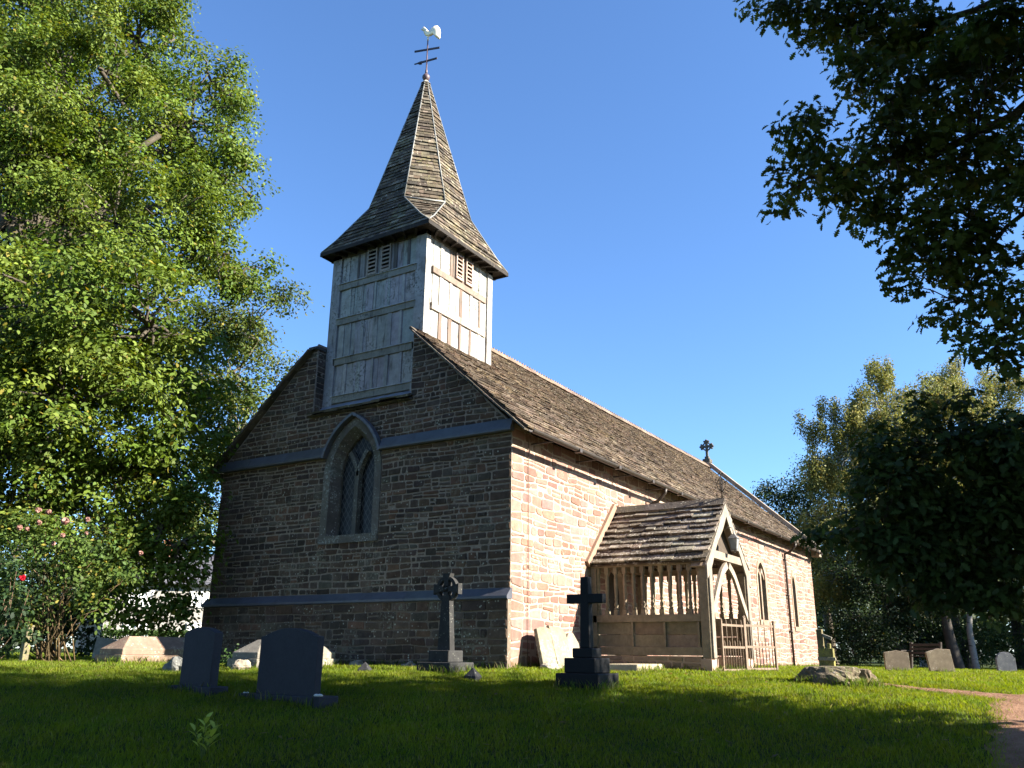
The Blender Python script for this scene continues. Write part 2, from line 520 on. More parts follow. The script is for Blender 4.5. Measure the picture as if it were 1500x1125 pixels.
r = np.random.default_rng(77); n = 900
d = np.sqrt(7.5 ** 2 + r.random(n) * (20 ** 2 - 7.5 ** 2)); s_ = r.uniform(-.6, .62, n) * d
x = CX + d * FX + s_ * FY; y = CY + d * FY - s_ * FX
ok = ~((x > -.2) & (y > -.1)) & ~((x > 3.0) & (x < 5.9) & (y > -2.5)); x, y = x[ok], y[ok]; n = len(x)
a = r.uniform(0, 6.28, n); zz = ground_z(x, y) + r.uniform(.03, .06, n); L_ = r.uniform(.03, .06, n)
ux = np.stack([np.cos(a), np.sin(a), r.uniform(-.3, .3, n)], 1) * L_[:, None]; uy = np.stack([-np.sin(a), np.cos(a), r.uniform(-.3, .3, n)], 1) * L_[:, None] * .35
b0 = np.stack([x, y, zz], 1)
lf = np.stack([b0 - ux, b0 - ux * .2 + uy, b0 + ux, b0 - ux * .2 - uy], 1)
lcol = np.array([(.16, .10, .035), (.20, .15, .05), (.10, .065, .03), (.13, .14, .03)])[r.integers(0, 4, n)]
tag(np_mesh('fallen_leaves', lf, 4, M['grass'], cols=lcol), kind='stuff')

# ------------------------------------------------------------------ masonry and tiling
def jit(col, r, a=.12):
    k = 1 + r.uniform(-a, a)
    return tuple(max(.005, c * k * (1 + r.uniform(-.05, .05))) for c in col)


def masonry(mb, O, U, W, N, v0, v1, segs, r, hrange=(.10, .20), wrange=(.16, .46), pal=None, gap=.010, proud=(.006, .020), wav=.014, quoin=(.30, .55), split=.22, rnd=.014):
    """irregular coursed rubble: stones are raised blocks over the mortar plane. segs(v) -> [(u0,u1,isquoin0,isquoin1)]"""
    O, U, W, N = (np.array(a, float) for a in (O, U, W, N))
    vs = [v0]
    while vs[-1] < v1 - .06:
        vs.append(min(v1, vs[-1] + r.uniform(*hrange)))
    if v1 - vs[-1] > 1e-6: vs[-1] = v1
    ph = [(r.uniform(0, 6), r.uniform(1.2, 3.0), r.uniform(0, 6), r.uniform(3, 7)) for _ in vs]

    def edge(k, u):
        if k == 0 or k == len(vs) - 1: return vs[k]
        a, b, c, d = ph[k]
        return vs[k] + wav * math.sin(a + b * u) + wav * .6 * math.sin(c + d * u)

    def stone(poly, col):
        P = np.array(poly); cen = P.mean(0)
        pr = r.uniform(*proud); tu, tw = r.uniform(-.03, .03), r.uniform(-.04, .04)
        rings = []
        for inset, h in ((0, -.004), (.004, pr * .75), (.016, pr)):
            Q = P + (cen - P) / (np.linalg.norm(cen - P, axis=1)[:, None] + 1e-9) * inset
            dd_ = Q - cen
            rings.append([O + U * a[0] + W * a[1] + N * (h + (tu * b[0] + tw * b[1]) * (.3 if h > 0 else 0)) for a, b in zip(Q, dd_)])
        n = len(P); vv = rings[0] + rings[1] + rings[2]; fs = []
        for k in range(2):
            for i in range(n):
                j = (i + 1) % n
                fs.append((k * n + i, k * n + j, (k + 1) * n + j, (k + 1) * n + i))
        fs.append(tuple(2 * n + i for i in range(n)))
        mb.add(vv, fs, col=col, smooth=False)

    for k in range(len(vs) - 1):
        a, b = vs[k], vs[k + 1]; mid = (a + b) / 2
        sm, sa, sb = segs(mid), segs(a + .02), segs(b - .02)
        for si, (u0, u1, q0, q1) in enumerate(sm):
            ok = len(sa) == len(sm) == len(sb)
            us = [u0]
            u = u0 + (r.uniform(*quoin) if q0 else r.uniform(*wrange) * .8)
            while u < u1 - (.30 if q1 else .14):
                us.append(u); u += r.uniform(*wrange) * (1.25 if b - a > .17 else 1)
            us.append(u1)
            for i in range(len(us) - 1):
                l, rr = us[i], us[i + 1]
                lt = [l + r.uniform(-.02, .02), l + r.uniform(-.02, .02)]
                rt = [rr, rr]
                if i == 0: lt = [sa[si][0], sb[si][0]] if ok else [l, l]
                if i == len(us) - 2: rt = [sa[si][1], sb[si][1]] if ok else [rr, rr]
                if rr - l < .05: continue
                rows = [(0.0, 1.0)]
                if (b - a) > .13 and r.random() < split and 0 < i < len(us) - 2:
                    sp = r.uniform(.4, .6); rows = [(0, sp), (sp, 1.0)]
                for (f0, f1) in rows:
                    def pt(t, f):
                        uu = (lt[0] + (lt[1] - lt[0]) * f) * (1 - t) + (rt[0] + (rt[1] - rt[0]) * f) * t
                        e0, e1 = edge(k, uu), edge(k + 1, uu)
                        return np.array([uu, e0 + (e1 - e0) * f])
                    c = [pt(0, f0), pt(1, f0), pt(1, f1), pt(0, f1)]
                    g = gap * r.uniform(.6, 1.5)
                    cc = sum(c) / 4
                    c = [p + np.sign(cc - p) * g for p in c]
                    hgt = c[3][1] - c[0][1]; wid = c[1][0] - c[0][0]
                    if hgt < .02 or wid < .03: continue
                    q = min(rnd * r.uniform(.5, 1.6), hgt * .3, wid * .3)
                    poly = []
                    for i2 in range(4):
                        p = c[i2]; n1 = c[(i2 + 1) % 4]; p1 = c[i2 - 1]
                        poly.append(p + (p1 - p) / (np.linalg.norm(p1 - p) + 1e-9) * q)
                        poly.append(p + (n1 - p) / (np.linalg.norm(n1 - p) + 1e-9) * q)
                        poly.append((p + n1) / 2 + np.array([0, r.uniform(-.006, .006)]) if i2 % 2 == 0 else (p + n1) / 2 + np.array([r.uniform(-.006, .006), 0]))
                    base = pal[r.randrange(len(pal))] if not ((q0 and i == 0) or (q1 and i == len(us) - 2)) else pal[0]
                    stone(poly, jit(base, r, .22))


def tiles(mb, O, U, W, N, lim, L, r, exp=(.22, .15), wr=(.16, .36), thick=.028, pal=None, tilt=.03, gap=.005, ragged=.012, drop=0.0):
    """courses of slabs on a slope: U along the eave, W up the slope, N outwards; lim(v)->(u0,u1)"""
    O, U, W, N = (np.array(a, float) for a in (O, U, W, N))
    v = 0.0
    while v < L - .03:
        e = exp[0] + (exp[1] - exp[0]) * v / L
        e *= r.uniform(.9, 1.1)
        v1 = min(v + e, L)
        a0, a1 = lim(v + .5 * e)
        b0, b1 = lim(v); c0, c1 = lim(v1)
        u = a0 - r.uniform(0, .12)
        waves = r.uniform(0, 6)
        while u < a1 - 1e-4:
            w = r.uniform(*wr); l, rr = max(u, a0), min(u + w, a1)
            u += w
            if a1 - rr < .05: rr = a1; u = a1
            if rr - l < .02: continue
            col = jit(pal[r.randrange(len(pal))], r, .3)
            t = thick * r.uniform(.6, 1.5); lift = tilt * r.uniform(.7, 1.3); dv = r.uniform(-ragged, ragged)
            sag = .008 * math.sin(waves + (l + rr) * .7)
            lo0 = l + gap; hi0 = rr - gap; lo1, hi1 = lo0, hi0
            if l == a0: lo0, lo1 = b0, c0
            if rr >= a1: hi0, hi1 = b1, c1
            top = v1 + e * .35
            tw = r.uniform(-.006, .006)

            def P(uu, vv, hh): return O + U * uu + W * vv + N * (hh + sag)
            if hi0 - lo0 < .01: continue
            vs = [P(lo0, v + dv, lift - t - tw), P(hi0, v + dv, lift - t + tw), P(hi0, v + dv + r.uniform(-.004, .004), lift + tw), P(lo0, v + dv, lift - tw),
                  P(lo1, top, -.012), P(hi1, top, -.012)]
            mb.add(vs, [(0, 1, 2, 3), (3, 2, 5, 4), (0, 3, 4), (1, 5, 2), (0, 4, 5, 1)], col=col)
        v = v1


def pointed(w, h, n=10, z0=0.0):
    """pointed arch from (-w,z0) up over (0,z0+h) to (w,z0)"""
    rr = (w * w + h * h) / (2 * w)
    th = math.asin(min(1.0, h / rr)) if h <= rr else math.pi - math.asin(h / rr)
    right = [(w - rr + rr * math.cos(th * i / n), z0 + rr * math.sin(th * i / n)) for i in range(n + 1)]
    left = [(-a, b) for a, b in right]
    return left + right[::-1][1:]


def arch_half(w, h, z, z0):
    """half width of the arch at height z"""
    if z <= z0: return w
    if z >= z0 + h: return 0
    rr = (w * w + h * h) / (2 * w)
    s = rr * rr - (z - z0) ** 2
    return max(0.0, w - rr + math.sqrt(max(0, s)))


# ------------------------------------------------------------------ the church
WID, LEN, EAVE, RIDGE, RY = 8.0, 22.65, 4.35, 8.10, 3.95
SL_S = (RIDGE - 4.36) / RY * 1.0
church = empty('church', (0, 0, 0), 'old sandstone country church with timber bell turret, shingled spire and open timber porch', 'church')
PAL_W = [(0.102, 0.0656, 0.0438), (0.0928, 0.055, 0.0355), (0.0728, 0.0488, 0.0336), (0.1093, 0.0772, 0.0542), (0.0837, 0.0594, 0.0449), (0.0564, 0.0399, 0.0299), (0.123, 0.0692, 0.0421), (0.0893, 0.071, 0.0514), (0.0656, 0.0444, 0.0336)]  # west palette darkened to keep the shaded face dark, besides weathering
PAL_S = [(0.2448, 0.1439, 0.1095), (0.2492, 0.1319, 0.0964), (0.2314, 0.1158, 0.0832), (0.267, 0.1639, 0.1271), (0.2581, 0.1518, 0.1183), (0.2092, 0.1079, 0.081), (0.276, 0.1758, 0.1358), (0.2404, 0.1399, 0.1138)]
TIMP = [(.36, .28, .195), (.30, .23, .16), (.40, .32, .23)]


def gable_top(y):
    return EAVE + (RIDGE - EAVE) * (y / RY if y <= RY else (WID - y) / (WID - RY))


def gable_y(z):
    t = (z - EAVE) / (RIDGE - EAVE)
    return (RY * t, WID - (WID - RY) * t)


# --- west gable wall
rw = random.Random(11)
WC, WSILL, WSPR = 3.93, 2.50, 3.78         # window centre, sill, springing
OW, OH, IW, IH = .80, 1.20, .50, .86       # outer and inner arch
NT0, NT1, NTZ = 2.46, 5.23, 5.20           # notch for the turret
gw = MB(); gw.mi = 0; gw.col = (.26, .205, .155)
gw.box((0, 0, -.6), (.7, 3.15, EAVE)); gw.box((0, 4.71, -.6), (.7, WID, EAVE))
gw.box((0, 3.15, -.6), (.7, 4.71, WSILL - .10)); gw.box((0, 3.15, 4.98), (.7, 4.71, NTZ))
gw.prism([(0, EAVE), (3.15, EAVE), (3.15, NTZ), (gable_y(NTZ)[0], NTZ)], (0, 0, 0), (0, 1, 0), (0, 0, 1), (1, 0, 0), .7)
gw.prism([(4.71, EAVE), (WID, EAVE), (gable_y(NTZ)[1], NTZ), (4.71, NTZ)], (0, 0, 0), (0, 1, 0), (0, 0, 1), (1, 0, 0), .7)
gw.prism([(gable_y(NTZ)[0], NTZ), (NT0, NTZ), (NT0, gable_top(NT0))], (0, 0, 0), (0, 1, 0), (0, 0, 1), (1, 0, 0), .7)
gw.prism([(NT1, NTZ), (gable_y(NTZ)[1], NTZ), (NT1, gable_top(NT1))], (0, 0, 0), (0, 1, 0), (0, 0, 1), (1, 0, 0), .7)


_ar = pointed(OW, OH, 10, WSPR)
for a_, b_ in zip(_ar[:-1], _ar[1:]):
    gw.prism([(WC - a_[0], a_[1]), (WC - b_[0], b_[1]), (WC - b_[0], 4.985), (WC - a_[0], 4.985)], (.002, 0, 0), (0, 1, 0), (0, 0, 1), (1, 0, 0), .6)


def seg_mid(z):
    h = arch_half(OW, OH, z, WSPR) if z > WSILL - .12 else 0
    if h > 0: return [(0, WC - h, True, False), (WC + h, WID, False, True)]
    return [(0, WID, True, True)]


gw.mi = 1
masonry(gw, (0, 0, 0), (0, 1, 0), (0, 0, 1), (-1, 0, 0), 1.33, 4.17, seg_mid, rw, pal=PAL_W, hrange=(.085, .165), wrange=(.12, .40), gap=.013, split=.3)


def seg_up(z):
    a, b = gable_y(max(z, EAVE)); a += .03; b -= .03
    if z >= NTZ: return [(a, NT0, False, False), (NT1, b, False, False)]
    h = arch_half(OW, OH, z, WSPR)
    if h > 0: return [(a, WC - h, False, False), (WC + h, b, False, False)]
    return [(a, b, False, False)]


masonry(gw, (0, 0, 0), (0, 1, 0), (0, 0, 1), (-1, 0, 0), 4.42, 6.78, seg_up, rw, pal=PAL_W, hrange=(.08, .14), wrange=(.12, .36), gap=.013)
# inside faces of the notch
masonry(gw, (0, NT0, 0), (1, 0, 0), (0, 0, 1), (0, 1, 0), NTZ, gable_top(NT0) - .05, lambda z: [(0.02, .6, False, False)], rw, pal=PAL_W)
masonry(gw, (0, NT1, 0), (1, 0, 0), (0, 0, 1), (0, -1, 0), NTZ, gable_top(NT1) - .05, lambda z: [(0.02, .6, False, False)], rw, pal=PAL_W)
gw.build('gable_wall', [M['shade_mortar'], M['shade_stone']], church)

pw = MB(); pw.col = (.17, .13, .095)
pw.box((-.11, -.02, -.6), (0.0, WID + .02, 1.16)); pw.mi = 1
masonry(pw, (-.11, 0, 0), (0, 1, 0), (0, 0, 1), (-1, 0, 0), -.3, 1.13, lambda z: [(-.02, WID + .02, True, True)], rw, pal=PAL_W, hrange=(.10, .17), wrange=(.14, .46), gap=.012)
pw.build('plinth', [M['shade_mortar'], M['shade_stone']], church)

LEADC = (.070, .073, .086)
for (ya, yb, z0, z1, out, inn) in ((-.035, WID + .035, 1.13, 1.33, -.16, 0), (-.05, WC - .80, 4.17, 4.43, -.13, 0), (WC + .80, WID + .05, 4.17, 4.43, -.13, 0)):
    sc_ = MB(); sc_.col = LEADC
    prof = [(inn + .02, z0 + .02), (out + .02, z0), (out, z0 + .02), (out, z0 + .06), (-.03, z1), (inn + .02, z1)]
    ys = np.arange(ya, yb, 1.15).tolist() + [yb]
    for y0, y1 in zip(ys[:-1], ys[1:]):
        o = rw.uniform(0, .006)
        sc_.prism([(a - o, b) for a, b in prof], (0, y0 + .002, 0), (1, 0, 0), (0, 0, 1), (0, 1, 0), y1 - y0 - .004, col=jit(LEADC, rw, .12))
    sc_.build('string_course', M['lead'], church)

# --- gable window
win = MB(); win.col = (.125, .112, .09)
oa = [(-OW, WSILL - .12)] + pointed(OW, OH, 12, WSPR) + [(OW, WSILL - .12)]
mid = [(-IW - .12, WSILL)] + pointed(IW + .12, IH + .17, 12, WSPR) + [(IW + .12, WSILL)]
ia = [(-IW, WSILL)] + pointed(IW, IH, 12, WSPR) + [(IW, WSILL)]
n = len(oa)


def ring(mb, A, B, xa, xb, col=None):
    vs = [(xa, WC - u, z) for u, z in A] + [(xb, WC - u, z) for u, z in B]
    k = len(A)
    for i in range(k - 1):
        c = jit(mb.col, rw, .16)
        mb.add([vs[i], vs[i + 1], vs[k + i + 1], vs[k + i]], [(0, 1, 2, 3)], col=c)


rect = []
for u, z in oa:
    rect.append((max(-.78, min(.78, u * 1.0)), z))
ring(win, oa, mid, -.022, -.016)
ring(win, mid, ia, -.016, .20)
ring(win, ia, ia, .20, .55)
ring(win, [(u, z) for u, z in oa], [(u * 1.02, z) for u, z in oa], -.022, .06)
# backing behind the surround, so the wall core never shows
bk = [(u * 1.06, z + (.05 if z > WSPR else 0)) for u, z in oa]
ring(win, oa, bk, .04, .04)
win.box((-.05, WC - OW, WSILL - .16), (.30, WC + OW, WSILL))            # sill
w1 = win.build('gable_window', M['ashlar'], church)
mu = MB(); mu.col = (.115, .11, .092)
X0 = .21
mu.box((X0 - .07, WC - .055, WSILL), (X0 + .10, WC + .055, WSPR - .02))
for sg in (-1, 1):
    pts = []
    rr = (IW * IW + IH * IH) / (2 * IW)
    for i in range(9):
        t = i / 8
        # branch of the Y: mirrors the arch curve from the mullion head to the arch
        th = t * .80
        u = sg * (rr - rr * math.cos(th)); z = WSPR - .14 + rr * math.sin(th)
        if abs(u) + .02 > arch_half(IW, IH, z, WSPR): break
        pts.append((X0 + .012, WC - u, z))
    for a, b in zip(pts[:-1], pts[1:]):
        a = np.array(a); b = np.array(b); b2 = b + (b - a) * .12
        mu.bar(a, b2, .09, .15, up=(1, 0, 0))
    # light heads: inner cusps along the arch
    hd = [(X0 + .02, WC - sg * (IW - .02 - (rr - rr * math.cos(t * .65))), WSPR - .14 + rr * math.sin(t * .65)) for t in np.linspace(0, 1, 6)]
mu.build('mullion', M['ashlar'], w1)
for sg in (-1, 1):
    gl = MB()
    ye = [WC, WC - sg * IW]
    gl.prism([(0, WSILL), (sg * IW, WSILL)] + [(sg * abs(u), z) for u, z in pointed(IW, IH, 12, WSPR)[12:][::-1]], (X0 + .05, WC, 0), (0, -1, 0), (0, 0, 1), (1, 0, 0), .01)
    gl.build('glass', M['glass_gable'], w1)
hm = MB(); hm.col = (.20, .22, .27)
ho = pointed(.85, 1.27, 12, WSPR); ho = [a for a in ho if a[1] >= 4.12]
for a, b in zip(ho[:-1], ho[1:]):
    pa = np.array((-.07, WC - a[0], a[1])); pb_ = np.array((-.07, WC - b[0], b[1])); e = (pb_ - pa) * .04
    hm.bar(pa - e, pb_ + e, .06, .13, up=(1, 0, 0), col=jit((.11, .115, .135), rw, .1))
hm.build('hood_mould', M['lead'], w1)

# --- south wall
rs = random.Random(21)
NW = MB(); NW.col = (.38, .295, .225)
WINS = [(15.55, .42, 1.32, 2.62, .55), (19.62, .22, 1.22, 2.62, .42)]     # centre, half width, sill, springing, arch rise
DOOR = (4.38, .55, -.1, 1.45, .55)
HOLES = [(c, w + .14, s - .12, sp, h + .20) for c, w, s, sp, h in WINS] + [DOOR]


def openings_boxes(mb, x0, x1, z0, z1, y0, y1):
    xs = [x0]
    for c, w, s, sp, h in sorted(HOLES): xs += [c - w, c + w]
    xs.append(x1)
    for i in range(0, len(xs), 2): mb.box((xs[i], y0, z0), (xs[i + 1], y1, z1))
    for c, w, s, sp, h in HOLES:
        if s > z0: mb.box((c - w, y0, z0), (c + w, y1, s))
        # head: spandrels above the arch
        ar = pointed(w, h, 8, sp)
        for a, b in zip(ar[:-1], ar[1:]):
            mb.prism([(a[0], a[1]), (b[0], b[1]), (b[0], z1), (a[0], z1)], (c, y0, 0), (1, 0, 0), (0, 0, 1), (0, 1, 0), y1 - y0)


openings_boxes(NW, .7, LEN, -.6, 4.27, 0, .6)
NW.box((0.002, 0.0015, -.6), (.7, .0, 4.27)) if False else None


def seg_s(z):
    cuts = []
    for c, w, s, sp, h in HOLES:
        if s < z < sp + h:
            a = arch_half(w, h, z, sp)
            if a > .02: cuts.append((c - a, c + a))
    out = []; u = 0.0; first = True
    for a, b in sorted(cuts):
        out.append((u, a, first, False)); u = b; first = False
    out.append((u, LEN, first, True))
    return out


NW.mi = 1
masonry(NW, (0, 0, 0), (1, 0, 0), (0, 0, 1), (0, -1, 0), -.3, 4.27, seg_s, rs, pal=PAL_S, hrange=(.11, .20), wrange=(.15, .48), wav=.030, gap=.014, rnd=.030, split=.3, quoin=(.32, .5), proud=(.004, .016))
NW.mi = 0
NW.box((0, -.0015, -.6), (.7, .0, 4.27))      # lime skin over the end of the gable wall
NW.build('nave_wall', [M['sun_mortar'], M['sun_stone']], church)
nb = MB(); nb.col = (.3, .22, .17)
nb.box((.7, WID - .6, -.6), (LEN, WID, 4.27)); nb.build('nave_wall', M['shade_mortar'], church)
eb = MB(); eb.col = (.3, .22, .17)
eb.box((LEN - .6, .6, -.6), (LEN, WID - .6, 4.27))
eb.prism([(0, 4.27), (WID, 4.27), (RY, RIDGE - .12)], (LEN - .55, 0, 0), (0, 1, 0), (0, 0, 1), (1, 0, 0), .5)
eb.build('gable_wall', M['shade_mortar'], church)

for (c, w, s, sp, h) in WINS:
    lw = MB(); lw.col = (.25, .178, .125)
    O_ = [(-w - .14, s - .12)] + pointed(w + .14, h + .20, 8, sp) + [(w + .14, s - .12)]
    I_ = [(-w, s)] + pointed(w, h, 8, sp) + [(w, s)]
    for i in range(len(O_) - 1):
        for A, B, ya, yb in ((O_, I_, -.02, -.012), (I_, I_, -.012, .3), (O_, O_, -.02, .3)):
            vs = [(c + A[i][0], ya, A[i][1]), (c + A[i + 1][0], ya, A[i + 1][1]), (c + B[i + 1][0], yb, B[i + 1][1]), (c + B[i][0], yb, B[i][1])]
            lw.add(vs, [(0, 1, 2, 3)], col=jit((.25, .178, .125), rs, .15))
    lw.box((c - w - .14, -.04, s - .16), (c + w + .14, .25, s))
    if w > .3:
        lw.box((c - .06, .02, s), (c + .06, .16, sp + .18))
        for sg in (-1, 1):
            lw.bar((c, .09, sp + .10), (c + sg * w * .55, .09, sp + h * .62), .07, .13, up=(0, 1, 0))
            lw.bar((c + sg * w * .98, .09, sp + .02), (c + sg * w * .5, .09, sp + h * .50), .07, .13, up=(0, 1, 0))
    lo = lw.build('lancet_window', M['ashlar'], church)
    g2 = MB(); g2.prism([(a, b) for a, b in I_], (c, .17, 0), (1, 0, 0), (0, 0, 1), (0, 1, 0), .01); g2.build('glass', M['glass_side'], lo)
dr = MB(); dr.col = (.055, .042, .032)
for i in range(7):
    u0 = DOOR[0] - .55 + i * 1.1 / 7
    dr.box((u0 + .004, .20, -.1), (u0 + 1.1 / 7 - .004, .25, 2.0))
dr.build('door', M['oak_timber'], church)

# --- nave roof
rr_ = random.Random(31)
PAL_R = [(0.123, 0.0895, 0.0605), (0.1107, 0.0794, 0.054), (0.0983, 0.0719, 0.0508), (0.1352, 0.0995, 0.0691), (0.0861, 0.0638, 0.0474), (0.118, 0.0885, 0.0648), (0.1476, 0.1131, 0.0837)]
EY, EZ = -.42, 4.20
sl = np.array([0, RY - EY, RIDGE - EZ]); SLEN = float(np.linalg.norm(sl)); sw = sl / SLEN; sn = np.array([0, -sw[2], sw[1]])
TX0, TX1, TY0, TY1 = .30, 2.85, 2.47, 5.17             # turret plan
vT = (TY0 - EY) / sw[1]
rf = MB()
X_W, X_E = -.13, LEN - .30


def lim_s(v):
    x = X_W
    if v > vT - .03: x = TX1 + .01
    elif v > vT - .16:
        x = .02
    return (x, X_E)


def lim_lower(v): return (X_W, X_E)


rf.mi = 1; rf.col = (.10, .08, .06)
# boarding below the slates
for (a, b, v0, v1) in ((X_W + .03, X_E + .1, 0.02, vT), (TX1, X_E + .1, vT, SLEN)):
    o = np.array([a, EY, EZ]) + sw * v0 - sn * .02
    rf.obox(o, np.array([b - a, 0, 0]), sw * (v1 - v0), -sn * .06)
rf.mi = 0
tiles(rf, (0, EY, EZ), (1, 0, 0), sw, sn, lim_s, SLEN, rr_, exp=(.18, .105), wr=(.12, .30), thick=.022, pal=PAL_R, tilt=.025, ragged=.013)
nl = np.array([0, RY - (WID + .42), RIDGE - EZ]); NLEN = float(np.linalg.norm(nl)); nw = nl / NLEN; nn_ = np.array([0, nw[2], -nw[1]]); nn_ = nn_ if nn_[2] > 0 else -nn_
vTn = (WID + .42 - 5.42) / abs(nw[1])
rf.mi = 1
for (a, b, v0, v1) in ((X_W + .03, X_E + .1, 0.02, vTn), (TX1, X_E + .1, vTn, NLEN)):
    o = np.array([a, WID + .42, EZ]) + nw * v0 - nn_ * .02
    rf.obox(o, np.array([b - a, 0, 0]), nw * (v1 - v0), -nn_ * .06)  # north boarding
rf.mi = 0
tiles(rf, (0, WID + .42, EZ), (1, 0, 0), nw, nn_, lambda v: (X_W if v < vTn - .2 else TX1 + .01, X_E), NLEN, rr_, exp=(.26, .2), wr=(.3, .6), thick=.03, pal=PAL_R, tilt=.034)
roof = rf.build('roof', [M['roof_tile'], M['dark_void']], church)
rt = MB()
x = TX1
while x < X_E - .05:
    c = jit((.16, .115, .085), rr_, .2); w = .42
    for k in range(2): pass
    prof = [(-.17, -.10), (-.15, -.04), (-.06, .055), (0, .08), (.06, .055), (.15, -.04), (.17, -.10)]
    rt.prism([(a, b) for a, b in prof], (x + .004, RY, RIDGE + .03 + rr_.uniform(-.006, .006)), (0, 1, 0), (0, 0, 1), (1, 0, 0), w - .008, col=c)
    for j in range(3):
        xx = x + .07 + j * .14
        rt.prism([(-.03, 0), (.03, 0), (.018, .05), (-.018, .05)], (xx, RY - .012, RIDGE + .105), (1, 0, 0), (0, 0, 1), (0, 1, 0), .024, col=c)
    x += w
rt.build('ridge_tiles', M['roof_tile'], roof)
# raised stone coping of the east gable with its cross
cp = MB(); cp.col = (.22, .175, .13)
for sgn, ye, zz in ((1, EY + .05, EZ + .06), (-1, WID + .42 - .05, EZ + .06)):
    a = np.array([LEN - .14, ye, zz + .10]); b = np.array([LEN - .14, RY, RIDGE + .19]); L = np.linalg.norm(b - a); u = (b - a) / L
    k = 7
    for i in range(k):
        p = a + u * (L * i / k + .004); q_ = a + u * (L * (i + 1) / k - .004)
        cp.bar(p, q_, .36, .17, col=jit((.235, .185, .14), rr_, .15))
cp.box((LEN - .32, EY - .02, EZ - .22), (LEN + .04, EY + .30, EZ + .06))
coping = cp.build('coping', M['ashlar'], church, bevel=.012)


def wheel_cross(mb, base, h, axis='y', col=(.1, .1, .09), w=.09, t=.09):
    """small foliated cross with a ring"""
    b = np.array(base, float); U = np.array([0, 1.0, 0]) if axis == 'y' else np.array([1.0, 0, 0]); T = np.array([1.0, 0, 0]) if axis == 'y' else np.array([0, 1.0, 0])
    Z = np.array([0, 0, 1.0]); c = b + Z * h * .62; a = h * .36

    def bar(p, q): mb.obox(p - U * w / 2 * 0, q - p, U * 0 + T * 0, Z * 0)
    mb.bar(b, c + Z * a, w, t, up=T)
    mb.bar(c - U * a, c + U * a, w, t * .98, up=T)
    for dv in (Z * a, U * a, -U * a):
        for s2 in (-1, 0, 1):
            side = U if abs(dv[2]) > 0 else Z
            o = c + dv * (1.0 if s2 == 0 else .82) + side * s2 * w * .9
            mb.lathe(o - T * t / 2, [(0, w * .42), (t * .5, w * .5), (t, w * .42)], n=8, axis=T)
    nseg = 20; rad = a * .62
    ptl = [c + U * rad * math.cos(2 * math.pi * i / nseg) + Z * rad * math.sin(2 * math.pi * i / nseg) for i in range(nseg + 1)]
    mb.tube(ptl, w * .34, n=6, cap=False)


fc = MB(); fc.col = (.10, .095, .08)
fc.box((LEN - .32, RY - .16, RIDGE + .20), (LEN + .04, RY + .16, RIDGE + .34))
fc.box((LEN - .24, RY - .09, RIDGE + .34), (LEN - .04, RY + .09, RIDGE + .46))
wheel_cross(fc, (LEN - .14, RY, RIDGE + .44), .78, 'y', w=.10, t=.10)
fc.build('finial_cross', M['old_cross'], church)

# --- gutter and pipes
gt = MB(); gt.col = (.04, .031, .024)
GYc, GZc = EY - .065, EZ - .06
prof = [(.065 * math.cos(t), .065 * math.sin(t)) for t in np.linspace(math.pi, 2 * math.pi, 9)]
inner = [(.055 * math.cos(t), .055 * math.sin(t)) for t in np.linspace(2 * math.pi, math.pi, 9)]
x = -.10
while x < LEN - .4:
    x1 = min(x + 1.83, LEN - .35)
    gt.prism(prof + inner, (x + .003, GYc, GZc), (0, 1, 0), (0, 0, 1), (1, 0, 0), x1 - x - .006)
    gt.box((x1 - .05, GYc - .075, GZc - .08), (x1 + .05, GYc + .06, GZc - .005))
    gt.box((x + .8, GYc, GZc - .075), (x + .83, .0, GZc - .05))
    x = x1
gt.build('gutter', M['iron'], church)
for (px_, top, bot, yy) in ((18.5, GZc, -.2, -.07), (6.30, GZc, 3.0, -.07)):
    dp = MB(); dp.col = (.045, .033, .026)
    dp.tube([(px_, GYc, top - .06), (px_, GYc + .02, top - .16), (px_, GYc + .20, top - .33), (px_, yy, top - .42), (px_, yy, top - .6), (px_, yy, bot)], .042, n=8)
    z = top - .65
    while z > bot + .2:
        dp.lathe((px_, yy, z), [(0, .042), (.01, .055), (.07, .055), (.08, .042)], n=8)
        dp.box((px_ - .09, -.03, z + .01), (px_ + .09, -.015, z + .06)); z -= 1.25
    if bot > 2:
        dp.tube([(px_ - .22, yy, top - .50), (px_ - .22, yy, bot)], .035, n=8)
        dp.bar((px_ - .22, yy, top - .52), (px_, yy, top - .52), .05, .05)
    dp.build('downpipe', M['iron'], church)
lc = MB(); lc.col = (.16, .11, .08)
lc.tube([(.56, -.03, 4.1), (.57, -.03, 2.5), (.55, -.03, -.1)], .006, n=5)
lc.build('lightning_conductor', M['rust_iron'], church)
# verge slates along the west gable and the caps at the shoulders of the notch
for (ya, yb) in ((EY, NT0 - .10), (WID + .42, 5.42)):
    vg = MB()
    S = sw if ya < 1 else nw; Nn = sn if ya < 1 else nn_; o = np.array([0, ya, EZ]); Lv = abs((yb - ya) / S[1])
    k = int(Lv / .3)
    for i in range(k):
        a = o + S * (Lv * i / k); 
        vg.obox(a + np.array([-.17, 0, 0]) - Nn * (.075 + rw.uniform(0, .012)), np.array([.30, 0, 0]), S * (Lv / k - .006), Nn * .03, col=jit((.14, .115, .09), rw, .25))
    if ya < 1: vg.build('verge', M['roof_tile'], roof)
vg.obox((-.09, NT1 - .03, 6.775), (.62, 0, 0), (0, .24, 0), (0, 0, .055), col=(.085, .082, .08))
vg.build('verge', M['roof_tile'], roof)

# --- bell turret
tr = random.Random(41)
WHITE = (.36, .345, .32); OLIVE = (.265, .25, .205)
bt = MB(); bt.col = (.30, .285, .262)
TZ0, TZ1 = 5.3, 9.22
bt.box((TX0, TY0, TZ0), (TX1, TY1, TZ1))
